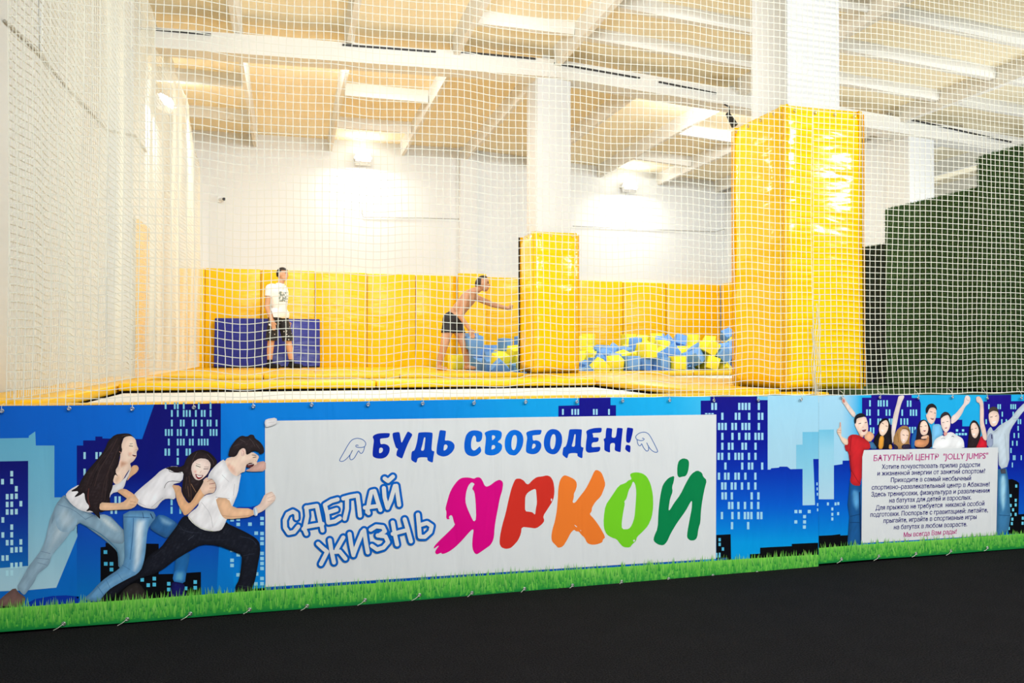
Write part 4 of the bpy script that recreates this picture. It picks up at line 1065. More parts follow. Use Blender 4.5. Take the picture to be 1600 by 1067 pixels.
nav = grad([(617,(30,12,132)),(700,(10,14,138)),(760,(2,60,180)),(850,(4,128,212))])
sliced(s2, pts_of('1347,621.3 1361.3,621.3 1361.3,617.2 1424.6,617 1424.6,621.6 1436,622 1438.6,630 1438.6,860 1347,868'), 2, nav)
wrow(s2, [(215,(633,775,815,865,918)),(368,(583,630,773,908,960)),(520,(637,770,810,960,1000)),(668,(645,692))], P1, 27, 105, 3, (140,216,232))
wrow(s2, [(220,(195,243)),(370,(103,245,290,338)),(518,(85,140,190)),(660,(230,275,320))], P2, 27, 105, 3, (140,216,232))
sliced(s2, pts_of('1460,653 1485,652.6 1485,656 1503.6,655.6 1503.6,666 1516,666 1516,860 1438,866 1438,700 1460,700'), 2, nav)
windows(s2, '1017,665 1117,665 1012,730 1063,728 1113,728 1163,728', P2, 38, 38, 3, (140,220,236))
sliced(s2, pts_of('1537,627 1542,627 1542,617.2 1580,616.7 1580,626.8 1600,626.5 1680,626 1680,848 1516,860 1516,690 1537,690'), 2, nav)
wrow(s2, [(270,(695,848,884,1065,1101,1137)),(395,(918,1100)),(520,(650,910,985,1185,1222)),(630,(1182,)),(750,(1117,1190)),(880,(1090,1162)),(1000,(1063,))], P3, 22, 82, 3, (140,216,226))
wrow(s2, [(157,(900,915,977)),(228,(890,))], G5, 11, 48, 3, (150,214,230))
s2.poly(pts_of('850,372 885,366 930,385 957,405 950,712 1004,708 1500,700 1500,890 850,905', G5), 4, ink((8,8,14)))
windows(s2, '928,435 873,530 923,575 873,625 923,620 897,668 872,715 922,713 890,760 885,803 855,850 992,750 990,800', G5, 20, 30, 5, (110,206,232))
grass(s2, TOP2, BOT2, 1279.2, 1680, (31, 28), 9)
s2.build('sheet', b2, B2INV, 'blue printed sheet with skyline and grass')
tb = Print()
tb.poly(pts_of('1347.5,703.2 1559.6,698.8 1556.7,836 1346,848.6'), 9.9, ink((224,224,222)))
board = tb.build('text_board', b2, B2INV, 'white text board printed on the banner')
fig(b2, B2INV, 'printed tall man with black hair at the back of the group', [
 ('p', P2, '600,600 640,560 740,560 770,650 790,740 650,810 640,960 600,960', (120,186,224)),
 ('p', P2, '500,400 520,395 560,290 640,280 672,320 672,430 642,522 590,568 530,520 503,430', (238,202,182)),
 ('p', P2, '500,372 495,300 540,230 610,213 670,260 687,335 660,300 620,280 570,285 540,330 520,380', (40,32,36)),
 ('p', P2, '563,455 642,460 620,492 590,485', (150,62,62)), ('line', P2, '580,462 630,466', (250,246,240), .5), ('line', P2, '572,352 604,360', (60,42,40), .8), ('line', P2, '638,375 660,378', (60,42,40), .8)])
fig(b2, B2INV, 'printed woman with black hair and an orange top', [
 ('p', P1, '770,590 790,520 850,470 910,460 950,500 980,600 990,700 1000,830 1020,975 850,975 750,975 688,890 710,780 780,690', (24,20,26)),
 ('p', P1, '600,870 680,850 760,975 640,975', (60,110,150)),
 ('p', P1, '790,760 872,755 852,975 768,975', (222,152,56)), ('p', P1, '950,900 990,900 1010,975 945,975', (226,160,80)),
 ('p', P1, '800,560 850,510 910,490 942,540 937,640 900,712 850,762 800,735 780,650', (242,208,184)),
 ('p', P1, '813,652 872,665 850,688 828,680', (250,240,236)), ('line', P1, '830,540 862,560', (50,34,36), .8), ('line', P1, '895,588 925,600', (50,34,36), .8)])
fig(b2, B2INV, 'printed man in a red T-shirt giving a thumbs up', [
 ('p', P1, '160,130 210,110 240,180 330,300 402,390 365,462 270,340 200,230 170,200', (230,206,192)),
 ('p', P1, '170,140 210,150 215,205 180,200', (208,120,104)),
 ('p', P1, '130,525 150,530 152,610 157,680 152,760 200,790 282,820 272,902 215,912 160,850 125,765 80,700 90,640 125,620', (240,206,180)),
 ('line', P1, '90,660 150,665', (190,120,100), .6), ('line', P1, '90,700 150,705', (190,120,100), .6), ('line', P1, '137,530 143,600', (210,110,110), .6),
 ('hard', P1, '300,1500 484,1580 490,2560 255,2570 275,2300 290,2100 262,1900', (26,84,140)),
 ('soft', P1, '310,1620 480,1650 486,1950 400,2050 310,1880', (86,150,196), (26,84,140)), ('line', P1, '300,2100 470,2060', (14,56,104), 1.0), ('line', P1, '300,2200 470,2200', (14,56,104), 1.0), ('line', P1, '460,1700 480,2500', (12,44,90), 2.2),
 ('p', P1, '262,780 320,733 430,735 520,790 632,870 642,980 505,990 492,1590 357,1584 297,1515 322,1400 300,1250 275,1020 230,1005 205,905 272,905', (200,36,42)),
 ('line', P1, '320,760 310,900 300,1010', (150,22,32), 1.2), ('line', P1, '310,1300 420,1500 480,1560', (150,22,32), 1.0), ('line', P1, '300,1080 320,1350', (120,20,40), 1.4),
 ('p', P1, '540,750 610,668 690,720 707,780 630,868 540,800', (228,172,132)),
 ('p', P1, '430,690 520,740 530,780 480,775', (226,170,140)),
 ('p', P1, '410,455 560,430 592,520 607,640 590,702 540,752 490,747 440,702 395,612 375,560', (242,208,188)),
 ('p', P1, '368,480 400,405 480,372 540,395 567,432 500,445 440,460 410,475 400,545 380,562', (34,30,36)),
 ('p', P1, '488,655 577,635 560,682 520,694', (130,50,54)), ('line', P1, '500,657 568,642', (250,246,240), .6), ('line', P1, '445,555 482,545', (50,36,36), 1.0), ('line', P1, '550,537 577,530', (50,36,36), 1.0), ('line', P1, '505,610 530,612', (210,150,130), .6)])
fig(b2, B2INV, 'printed blonde woman with one arm raised', [
 ('p', P1, '1110,90 1195,78 1207,110 1160,200 1120,350 1092,500 1052,700 1012,892 988,872 990,640 1020,420 1070,250 1095,150', (228,210,200)),
 ('p', P2, '-50,800 0,690 30,640 110,583 190,590 232,650 242,720 222,850 245,975 -30,975', (178,132,80)),
 ('p', P2, '100,900 240,890 245,975 90,975', (44,36,60)), ('p', P2, '-40,880 30,930 40,975 -40,975', (44,36,60)),
 ('p', P2, '70,700 110,640 180,650 217,700 202,800 152,882 110,892 75,820', (242,206,184)),
 ('p', P2, '103,808 152,830 125,855', (250,240,236)), ('line', P2, '110,735 140,748', (60,44,44), .8), ('line', P2, '175,745 200,752', (60,44,44), .8), ('line', P2, '30,720 40,860', (120,84,48), .8), ('line', P2, '110,630 200,640 225,680', (84,62,52), .9)])
fig(b2, B2INV, 'printed dark-haired woman pointing with one hand', [
 ('p', P2, '250,780 320,640 355,640 335,975 245,975', (26,88,156)),
 ('p', P2, '330,800 360,600 400,500 480,480 540,540 580,640 602,800 602,975 300,975', (36,24,38)),
 ('p', P2, '395,600 420,520 480,498 522,550 542,640 522,722 460,752 410,722', (244,208,186)),
 ('p', P2, '420,770 540,735 555,800 420,810', (236,190,160)),
 ('p', P2, '310,830 400,813 500,830 530,755 553,790 547,880 480,942 400,947 310,932', (216,146,100)),
 ('p', P2, '438,662 503,655 482,692', (150,50,56)), ('line', P2, '448,664 495,660', (250,244,240), .5), ('line', P2, '405,602 432,604', (50,36,36), .8), ('line', P2, '482,590 508,588', (50,36,36), .8)])
fig(b2, B2INV, 'printed man in a white shirt with his fist raised', [
 ('p', P2, '918,440 1000,380 1080,280 1130,220 1140,140 1160,90 1200,78 1242,120 1232,200 1150,270 1100,392 1020,502 915,572', (236,214,204)),
 ('line', P2, '1175,130 1190,170 1215,165', (196,160,150), .7),
 ('p', P2, '650,810 780,740 800,772 860,702 930,690 1020,750 1100,790 1132,850 1142,975 600,975 620,900', (236,233,230)),
 ('p', P2, '790,690 860,690 850,740 805,765', (220,150,140)),
 ('p', P2, '743,470 800,418 870,403 902,470 907,580 882,662 832,708 790,672 753,590', (244,216,202)),
 ('p', P2, '733,462 760,390 810,352 870,365 917,430 917,490 895,440 870,405 800,425 750,470', (56,46,50)),
 ('p', P2, '798,620 862,600 840,642', (196,100,96)), ('line', P2, '808,620 856,608', (250,246,240), .6), ('line', P2, '772,535 802,532', (70,52,50), .8), ('line', P2, '845,520 870,514', (70,52,50), .8), ('line', P2, '755,805 795,790 815,805', (150,150,160), .7), ('line', P2, '930,770 945,755 965,775', (80,80,100), .8)])
fig(b2, B2INV, 'printed woman in a red dress with one arm raised', [
 ('p', P3, '345,900 360,700 380,560 430,490 490,510 540,590 562,700 540,850 500,975 330,975', (44,32,34)),
 ('p', P3, '570,740 600,810 660,850 662,975 470,975 520,870', (206,30,48)),
 ('p', P3, '480,110 530,93 570,130 602,200 612,350 607,520 642,650 662,750 657,842 600,812 570,680 545,580 545,400 548,220 488,190', (236,204,188)),
 ('p', P3, '388,600 420,538 470,538 512,600 532,680 500,772 460,802 410,752', (242,208,188)),
 ('p', P3, '410,725 472,718 450,752', (250,240,236)), ('line', P3, '400,650 428,642', (50,36,36), .8), ('line', P3, '462,632 492,628', (50,36,36), .8)])
fig(b2, B2INV, 'printed man in a grey shirt and jeans with an arm raised', [
 ('hard', G5, '745,270 832,262 852,380 862,560 872,720 852,870 760,935 733,900 745,600', (60,118,160)),
 ('soft', G5, '760,310 845,320 835,640 790,715 756,560', (158,204,222), (60,118,160)), ('line', G5, '760,720 868,725', (30,80,124), 1.0),
 ('hard', G5, '772,272 822,268 827,312 780,314', (74,74,84)),
 ('p', P3, '665,700 690,640 730,600 770,690 860,590 940,540 1050,480 1150,340 1280,210 1420,110 1440,230 1280,335 1190,452 1060,642 1032,760 1037,1262 864,1316 850,960 660,960', (192,204,212)),
 ('p', P3, '668,780 720,700 770,740 765,940 665,940', (150,160,184)), ('line', P3, '740,740 745,800', (50,50,90), 1.6), ('line', P3, '780,690 835,655', (130,140,160), .8), ('line', P3, '1100,480 1190,470', (150,162,172), .7), ('line', P3, '960,720 1000,1200', (172,184,194), .9),
 ('p', P3, '690,380 760,338 832,340 867,420 862,500 822,582 760,607 720,570 693,480', (236,204,186)),
 ('p', P3, '688,385 708,290 770,263 842,290 864,400 835,350 760,335', (72,60,56)),
 ('p', P3, '745,525 825,505 800,542 765,548', (250,242,236)), ('line', P3, '720,445 752,438', (60,44,44), .9), ('line', P3, '800,430 828,424', (60,44,44), .9)])

# text on the white board
def text_line(txt, xl, yl, xr, yr, cap, col, shear=.08, bold=.16):
    cu = bpy.data.curves.new('t', 'FONT'); cu.body = txt; cu.size = 1.0; cu.resolution_u = 3; cu.fill_mode = 'NONE'
    o = bpy.data.objects.new('t', cu); COL.objects.link(o)
    dg = bpy.context.evaluated_depsgraph_get(); dg.update()
    me = bpy.data.meshes.new_from_object(o.evaluated_get(dg))
    xs = [v.co.x for v in me.vertices]; x0, x1 = min(xs), max(xs)
    H = .73
    link = {}
    for e in me.edges:
        a, b = e.vertices; link.setdefault(a, []).append(b); link.setdefault(b, []).append(a)
    loops, used = [], set()
    for st in range(len(me.vertices)):
        if st in used or len(link.get(st, [])) != 2: continue
        loop, prev, cur = [st], None, st
        used.add(st)
        while True:
            nx = next((q for q in link[cur] if q != prev and (q not in used or (q == st and len(loop) > 2))), None)
            if nx is None or nx == st: break
            loop.append(nx); used.add(nx); prev, cur = cur, nx
        if len(loop) > 2: loops.append([(me.vertices[q].co.x, me.vertices[q].co.y) for q in loop])
    # a contour counts as a hole when it lies wholly inside another one
    outer = []
    for k, l in enumerate(loops):
        host = [m for m, h in enumerate(loops) if m != k and all(inside(x, y, h) for x, y in l)]
        outer.append(host[0] if len(host) % 2 else None)
    pr = Print()
    def place(x, y):
        t = (x + shear*y - x0)/(x1-x0)
        return (xl + (xr-xl)*t, yl + (yr-yl)*t - cap*y/H)
    for k, l in enumerate(loops):
        if outer[k] is not None: continue
        ly = 10.4 + .3*(k % 4)
        pr.poly([place(*p) for p in l], ly, ink(col), [[place(*p) for p in loops[m]] for m in range(len(loops)) if outer[m] == k])
        for a, b in zip(l, l[1:] + l[:1]):          # a thin stroke around each contour for weight
            pa, pb = place(*a), place(*b)
            dx, dy = pb[0]-pa[0], pb[1]-pa[1]; L = math.hypot(dx, dy) or 1
            r = bold
            if L > .05: pr.tri([(pa[0]-dy/L*r, pa[1]+dx/L*r), (pb[0]-dy/L*r, pb[1]+dx/L*r), (pb[0]+dy/L*r, pb[1]-dx/L*r), (pa[0]+dy/L*r, pa[1]-dx/L*r)], ly + 1.5, ink(col))
    bpy.data.objects.remove(o); bpy.data.curves.remove(cu); bpy.data.meshes.remove(me)
    return pr
MAG, NAV = (196, 62, 136), (50, 44, 118)
LINES = [('БАТУТНЫЙ ЦЕНТР  "JOLLY JUMPS"', 1365,720.3,1543.5,716.3, 9.4, MAG), ('Хотите почувствовать прилив радости', 1377.8,732.7,1530.8,729.2,7.2,NAV), ('и жизненной энергии от занятий спортом?',1371,743,1539,739,7.2,NAV),
 ('Приходите в самый необычный',1392,753.3,1517,750.2,7.2,NAV), ('спортивно–развлекательный центр в Абакане!',1362,765,1546,759.6,7.2,NAV), ('Здесь тренировки, физкультура и развлечения',1361.4,775.7,1546,769.4,7.2,NAV),
 ('на батутах для детей и взрослых.',1389.6,785.3,1517.6,780.2,7.2,NAV), ('Для прыжков не требуется  никакой особой',1368.2,796.8,1537.8,789.6,7.2,NAV), ('подготовки. Поспорьте с гравитацией: летайте,',1360,807.5,1543.6,800,7.2,NAV),
 ('прыгайте, играйте в спортивные игры',1380.5,817,1525.7,810.6,7.2,NAV), ('на батутах в любом возрасте.',1396.7,827,1511,822,7.2,NAV), ('Мы всегда Вам рады!',1412,839,1494.5,833.6,7.4,MAG)]
tx = Print()
for k, l in enumerate(LINES):
    p = text_line(*l)
    b = len(tx.v); tx.v += p.v; tx.c += p.c; tx.f += [tuple(i+b for i in f) for f in p.f]
tx.build('lettering', board, None, 'magenta and dark blue lines of text').matrix_parent_inverse = Matrix.Identity(4)
eyelets(b2, B2INV, [(1316,620.2),(1375,621),(1435,621.8),(1488.5,620.4),(1543,621.8),(1596,622)], [(1315,873.5),(1373.5,868.6),(1431.4,864.6),(1486,860.6),(1543,855.5)], 6)
# ================================================================== foam cubes in the pit
# size, position, rotation, yellow?, label
CUBES = [
 (0.205,4.7049,12.6548,1.6845,-1.531,0.172,-1.291, 1, 'first yellow cube from the short pillar in the fourth tier of the big heap'),
 (0.21,4.9099,12.8609,1.5081,-0.064,0.128,-2.034, 1, 'second yellow cube from the short pillar in the fourth tier of the big heap'),
 (0.21,5.088,13.3124,1.556,-0.881,-1.571,0, 1, 'third yellow cube from the short pillar in the fourth tier of the big heap'),
 (0.21,5.8443,13.1451,1.5492,1.573,-1.427,-1.571, 1, 'fourth yellow cube from the short pillar in the fourth tier of the big heap'),
 (0.205,5.5658,11.9508,1.564,-1.992,0.447,1.321, 1, 'fifth yellow cube from the short pillar in the fourth tier of the big heap'),
 (0.2,5.3678,11.4866,1.5807,-0.04,0.127,-2.575, 1, 'sixth yellow cube from the short pillar in the fourth tier of the big heap'),
 (0.21,5.845,11.8971,1.4699,1.081,0.527,0.938, 1, 'seventh yellow cube from the short pillar in the fourth tier of the big heap'),
 (0.19,6.1134,12.4021,1.6338,1.713,-0.016,0.112, 1, 'eighth yellow cube from the short pillar in the fourth tier of the big heap'),
 (0.2,6.2404,11.922,1.497,-1.56,2.166,0.425, 1, 'ninth yellow cube from the short pillar in the fourth tier of the big heap'),
 (0.21,6.3246,11.1954,1.618,1.343,-2.662,0.19, 1, 'tenth yellow cube from the short pillar in the fourth tier of the big heap'),
 (0.2,4.6376,12.475,1.4473,-0.13,-0.062,2.701, 1, 'first yellow cube from the short pillar in the third tier of the big heap'),
 (0.205,4.52,12.0993,1.4008,-0.303,-0.563,-2.184, 1, 'second yellow cube from the short pillar in the third tier of the big heap'),
 (0.2,4.8454,12.6314,1.4699,-1.495,-0.122,1.012, 1, 'third yellow cube from the short pillar in the third tier of the big heap'),
 (0.21,4.8632,12.2931,1.4264,-0.163,0.053,-2.833, 1, 'fourth yellow cube from the short pillar in the third tier of the big heap'),
 (0.205,5.08,11.6868,1.429,0.326,-0.264,0.317, 1, 'fifth yellow cube from the short pillar in the third tier of the big heap'),
 (0.2,5.341,11.6925,1.4258,-1.061,-0.215,0.627, 1, 'sixth yellow cube from the short pillar in the third tier of the big heap'),
 (0.21,5.2688,11.1909,1.556,2.861,1.571,0, 1, 'seventh yellow cube from the short pillar in the third tier of the big heap'),
 (0.19,4.5265,11.4393,1.356,-2.402,1.571,0, 0, 'first blue cube from the short pillar in the second tier of the big heap'),
 (0.21,5.464,11.4574,1.366,-0,-0,0.877, 0, 'second blue cube from the short pillar in the second tier of the big heap'),
 (0.205,5.9483,11.3472,1.4028,0.253,1.188,-0.739, 0, 'third blue cube from the short pillar in the second tier of the big heap'),
 (0.2,6.0872,11.2011,1.4534,0.523,-0.37,-1.011, 0, 'fourth blue cube from the short pillar in the second tier of the big heap'),
 (0.205,6.7834,11.5779,1.347,1.107,0.349,-0.575, 0, 'fifth blue cube from the short pillar in the second tier of the big heap'),
 (0.205,4.7359,11.1954,1.3541,1.77,-1.159,-1.754, 1, 'only yellow foam cube in the second tier of the big heap'),
 (0.19,4.3796,11.6373,1.1865,-0.309,-3.073,-0.518, 0, 'first blue cube from the short pillar in the front row of the big heap'),
 (0.21,4.5376,11.8603,1.2698,0.76,-1.215,-1.571, 0, 'second blue cube from the short pillar in the front row of the big heap'),
 (0.2,4.3023,11.2106,1.2022,1.571,0.786,-0.157, 0, 'third blue cube from the short pillar in the front row of the big heap'),
 (0.205,4.9912,11.206,1.1635,2.251,1.571,0, 0, 'fourth blue cube from the short pillar in the front row of the big heap'),
 (0.21,4.9874,11.1695,1.371,3.12,1.571,0, 0, 'fifth blue cube from the short pillar in the front row of the big heap'),
 (0.19,5.2418,11.2731,1.356,0,-0,0.617, 0, 'sixth blue cube from the short pillar in the front row of the big heap'),
 (0.2,5.3519,11.2246,1.161,0.256,1.571,0, 0, 'seventh blue cube from the short pillar in the front row of the big heap'),
 (0.19,5.5213,11.2229,1.356,-0,-0,1.833, 0, 'eighth blue cube from the short pillar in the front row of the big heap'),
 (0.2,5.6274,11.1674,1.161,0,-0,-3.099, 0, 'ninth blue cube from the short pillar in the front row of the big heap'),
 (0.205,5.8565,11.196,1.1635,0.198,-1.571,0, 0, 'tenth blue cube from the short pillar in the front row of the big heap'),
 (0.21,6.1548,11.6268,1.1942,0,2.811,1.307, 0, 'eleventh blue cube from the short pillar in the front row of the big heap'),
 (0.21,6.0532,11.3652,1.166,0.326,-1.571,0, 0, 'twelfth blue cube from the short pillar in the front row of the big heap'),
 (0.21,6.9821,11.4845,1.2057,-2.578,0,-0.5, 0, 'thirteenth blue cube from the short pillar in the front row of the big heap'),
 (0.21,4.4883,11.1894,1.305,-0.24,2.357,-0.157, 1, 'first yellow cube from the short pillar in the front row of the big heap'),
 (0.205,5.7523,11.1635,1.3685,1.57,0,-1.571, 1, 'second yellow cube from the short pillar in the front row of the big heap'),
 (0.19,6.3332,11.47,1.3351,2.422,0.279,1.143, 1, 'third yellow cube from the short pillar in the front row of the big heap'),
 (0.2,6.3345,11.1747,1.3634,-1.35,1.889,0.122, 1, 'fourth yellow cube from the short pillar in the front row of the big heap'),
 (0.205,6.588,11.2208,1.2608,0.854,-0.569,1.277, 1, 'fifth yellow cube from the short pillar in the front row of the big heap'),
 (0.2,3.1176,13.5091,1.551,2.621,1.571,-0, 0, 'first blue cube from the shirtless man in the upper part of the small heap'),
 (0.21,3.0298,13.5178,1.756,1.081,-1.571,1.32, 0, 'second blue cube from the shirtless man in the upper part of the small heap'),
 (0.205,3.132,13.264,1.5535,-1.571,0,-0.863, 0, 'third blue cube from the shirtless man in the upper part of the small heap'),
 (0.21,3.0758,12.2479,1.4137,0.092,1.926,-1.571, 0, 'fourth blue cube from the shirtless man in the upper part of the small heap'),
 (0.205,3.4665,13.6031,1.5535,-1.571,0,-1.946, 0, 'fifth blue cube from the shirtless man in the upper part of the small heap'),
 (0.19,3.4151,12.9895,1.5166,-0.005,-1.427,-1.571, 0, 'sixth blue cube from the shirtless man in the upper part of the small heap'),
 (0.19,3.3828,12.5548,1.6559,-0.099,0.104,-2.337, 0, 'seventh blue cube from the shirtless man in the upper part of the small heap'),
 (0.19,3.7565,12.8626,1.7003,0.098,-0.105,0.813, 0, 'eighth blue cube from the shirtless man in the upper part of the small heap'),
 (0.21,4.6508,11.643,1.3616,-0.47,-2.278,-0.43, 0, 'first blue cube from the short pillar in the third tier of the big heap'),
 (0.2,4.8098,11.7827,1.4543,0.983,1.215,1.571, 0, 'second blue cube from the short pillar in the third tier of the big heap'),
 (0.19,4.8376,11.463,1.3945,0.714,-0.194,-3.106, 0, 'third blue cube from the short pillar in the third tier of the big heap'),
 (0.19,5.7115,11.6135,1.4369,1.778,-2.133,-0.698, 0, 'fourth blue cube from the short pillar in the third tier of the big heap'),
 (0.205,5.8958,11.5939,1.5378,0.591,-0.096,-2.083, 0, 'fifth blue cube from the short pillar in the third tier of the big heap'),
 (0.205,6.5299,11.1823,1.5032,1.777,-0.865,-0.008, 0, 'sixth blue cube from the short pillar in the third tier of the big heap'),
 (0.205,6.917,11.5892,1.5086,2.052,0.324,1.419, 0, 'seventh blue cube from the short pillar in the third tier of the big heap'),
 (0.21,3.0756,11.6674,1.4013,1.267,1.197,1.543, 1, 'first yellow cube from the shirtless man in the lower part of the small heap'),
 (0.205,3.4379,11.5753,1.3823,-2.854,-0.206,0.278, 1, 'second yellow cube from the shirtless man in the lower part of the small heap'),
 (0.205,3.0135,12.0424,1.3347,1.217,3.108,0.092, 0, 'first blue cube from the shirtless man in the lower part of the small heap'),
 (0.2,2.9985,11.4193,1.2945,-1.214,0.74,0.136, 0, 'second blue cube from the shirtless man in the lower part of the small heap'),
 (0.2,3.3684,11.8617,1.2649,0.293,0.205,-0.594, 0, 'third blue cube from the shirtless man in the lower part of the small heap'),
 (0.19,3.3708,11.6353,1.1838,0.34,0.018,-0.3, 0, 'fourth blue cube from the shirtless man in the lower part of the small heap'),
 (0.205,3.2504,11.3804,1.1635,-0.547,1.571,-0, 0, 'fifth blue cube from the shirtless man in the lower part of the small heap'),
 (0.19,3.493,11.4129,1.156,0,3.142,0.809, 0, 'sixth blue cube from the shirtless man in the lower part of the small heap'),
 (0.205,3.6558,11.6098,1.1858,0,1.318,1.602, 0, 'seventh blue cube from the shirtless man in the lower part of the small heap'),
 (0.21,3.8035,11.241,1.166,-1.192,-1.571,-0, 0, 'eighth blue cube from the shirtless man in the lower part of the small heap'),
 (0.2,3.293,12.5265,1.4548,1.443,-0.065,2.673, 1, 'first yellow cube from the shirtless man in the upper part of the small heap'),
 (0.205,3.3758,11.91,1.5076,-0.427,3.051,0.247, 1, 'second yellow cube from the shirtless man in the upper part of the small heap'),
 (0.205,6.2649,12.7746,1.6787,-0.38,0.143,-0.44, 0, 'first blue cube from the short pillar in the fifth tier of the big heap'),
 (0.21,6.5826,13.5261,1.7613,0.909,-1.617,-1.189, 0, 'second blue cube from the short pillar in the fifth tier of the big heap'),
 (0.205,6.4873,12.9486,1.6971,-0.711,-0.313,1.141, 0, 'third blue cube from the short pillar in the fifth tier of the big heap'),
 (0.205,7.0625,13.598,1.7372,-0.922,-1.062,0.741, 0, 'fourth blue cube from the short pillar in the fifth tier of the big heap'),
 (0.205,8.0754,13.6043,1.8424,-2.072,-0.691,1.907, 0, 'only blue foam cube in the top tier of the big heap'),
 (0.2,5.2159,13.5769,1.761,-0,-0,2.337, 1, 'first yellow cube from the short pillar in the fifth tier of the big heap'),
 (0.21,6.0299,13.625,1.756,-1.571,0,0.159, 1, 'second yellow cube from the short pillar in the fifth tier of the big heap'),
 (0.19,6.0029,12.9789,1.7207,1.738,0.181,-0.518, 1, 'third yellow cube from the short pillar in the fifth tier of the big heap'),
 (0.19,6.2797,13.5822,1.751,-2.866,1.571,0, 1, 'fourth yellow cube from the short pillar in the fifth tier of the big heap'),
 (0.21,6.419,13.3017,1.766,0.302,1.571,0, 1, 'fifth yellow cube from the short pillar in the fifth tier of the big heap'),
 (0.21,7.3396,13.5916,1.756,1.571,0,-0.72, 1, 'sixth yellow cube from the short pillar in the fifth tier of the big heap'),
 (0.21,7.6753,13.5686,1.6938,-3.042,-0.825,0.803, 1, 'seventh yellow cube from the short pillar in the fifth tier of the big heap'),
 (0.19,8.1146,13.4949,1.673,-0.471,0.691,-1.235, 1, 'eighth yellow cube from the short pillar in the fifth tier of the big heap'),
 (0.19,5.15,12.8947,1.5029,0.019,0.142,-1.438, 0, 'first blue cube from the short pillar in the fourth tier of the big heap'),
 (0.21,5.2778,13.1047,1.5433,-0.087,3.027,0.921, 0, 'second blue cube from the short pillar in the fourth tier of the big heap'),
 (0.21,4.9418,12.0683,1.4834,-0.712,0.273,1.865, 0, 'third blue cube from the short pillar in the fourth tier of the big heap'),
 (0.2,5.1321,12.2118,1.5282,0.732,0.545,1.489, 0, 'fourth blue cube from the short pillar in the fourth tier of the big heap'),
 (0.205,5.2083,11.9159,1.5028,-1.388,-0.203,0.731, 0, 'fifth blue cube from the short pillar in the fourth tier of the big heap'),
 (0.2,5.7705,12.7426,1.6779,-1.449,0.076,-0.552, 0, 'sixth blue cube from the short pillar in the fourth tier of the big heap'),
 (0.205,6.1855,11.3871,1.5232,2.278,0.884,-0.255, 0, 'seventh blue cube from the short pillar in the fourth tier of the big heap'),
 (0.19,7.1407,12.1674,1.5606,0.133,-2.527,1.385, 0, 'eighth blue cube from the short pillar in the fourth tier of the big heap'),
 (0.2,7.962,13.2243,1.6366,2.322,-0.479,-1.04, 0, 'ninth blue cube from the short pillar in the fourth tier of the big heap'),
 (0.19,4.7361,12.0498,1.3295,-0.269,-2.906,-0.703, 1, 'yellow foam cube buried under the others in the big heap'),
 (0.21,7.5137,13.4369,1.5992,-1.571,2.317,0.803, 1, 'yellow foam cube buried under the others in the big heap'),
 (0.2,5.1465,11.3924,1.161,0,-0,0.304, 1, 'yellow foam cube buried under the others in the big heap'),
 (0.205,6.9665,13.4549,1.5535,0,3.142,0.741, 0, 'blue foam cube buried under the others in the big heap'),
 (0.2,7.2548,13.5109,1.551,-2.943,1.571,0, 1, 'yellow foam cube buried under the others in the big heap'),
 (0.21,3.4707,12.3775,1.4383,-1.461,0.092,-0.696, 1, 'yellow foam cube buried under the others in the small heap'),
 (0.19,6.4359,11.3681,1.156,-0,0,2.409, 0, 'blue foam cube buried under the others in the big heap'),
 (0.2,6.0073,13.6313,1.551,0,-3.142,-1.372, 0, 'blue foam cube buried under the others in the big heap'),
 (0.205,5.6004,11.6177,1.2163,-0.246,-0.239,-2.227, 0, 'blue foam cube buried under the others in the big heap'),
 (0.21,6.5926,11.5236,1.18,-1.715,0,-2.518, 1, 'yellow foam cube buried under the others in the big heap'),
 (0.19,5.7021,12.7956,1.4886,1.592,-0.142,1.421, 0, 'blue foam cube buried under the others in the big heap'),
 (0.21,5.2266,13.6251,1.556,-0.069,-1.571,0, 1, 'yellow foam cube buried under the others in the big heap'),
 (0.19,7.0853,11.6404,1.3047,-1.205,-2.303,0.637, 1, 'yellow foam cube buried under the others in the big heap'),
 (0.19,3.0947,11.8034,1.2379,0.513,1.926,-1.571, 0, 'blue foam cube buried under the others in the small heap'),
 (0.2,4.5358,11.4695,1.161,-0,-0,2.764, 0, 'blue foam cube buried under the others in the big heap'),
 (0.19,6.22,11.1955,1.156,2.399,1.571,0, 1, 'yellow foam cube buried under the others in the big heap'),
 (0.2,6.0376,12.4199,1.4394,-1.65,0.119,-2.161, 1, 'yellow foam cube buried under the others in the big heap'),
 (0.19,5.9916,12.9481,1.5106,0.1,0.103,-0.795, 0, 'blue foam cube buried under the others in the big heap'),
 (0.21,6.034,11.9815,1.361,-0.467,2.168,0.393, 0, 'blue foam cube buried under the others in the big heap'),
 (0.2,5.4246,11.4316,1.161,-1.898,-1.571,0, 0, 'blue foam cube buried under the others in the big heap'),
 (0.2,6.1653,12.6819,1.4772,-1.69,-0.081,2.549, 1, 'yellow foam cube buried under the others in the big heap'),
 (0.205,4.7821,11.3551,1.1769,-0.142,0,2.959, 0, 'blue foam cube buried under the others in the big heap'),
 (0.205,6.3303,13.5536,1.5535,0,-0,-1.988, 0, 'blue foam cube buried under the others in the big heap'),
 (0.2,5.669,12.11,1.3572,0.352,-0.055,0.148, 0, 'blue foam cube buried under the others in the big heap'),
 (0.205,7.1399,12.0638,1.3427,-1.215,-0.01,0.028, 0, 'blue foam cube buried under the others in the big heap'),
 (0.2,6.6602,13.6485,1.551,1.566,1.571,0, 0, 'blue foam cube buried under the others in the big heap'),
 (0.19,5.3662,11.7559,1.2203,-0.011,1.215,1.571, 1, 'yellow foam cube buried under the others in the big heap'),
 (0.21,6.3788,13.3115,1.556,0,0,1.534, 0, 'blue foam cube buried under the others in the big heap'),
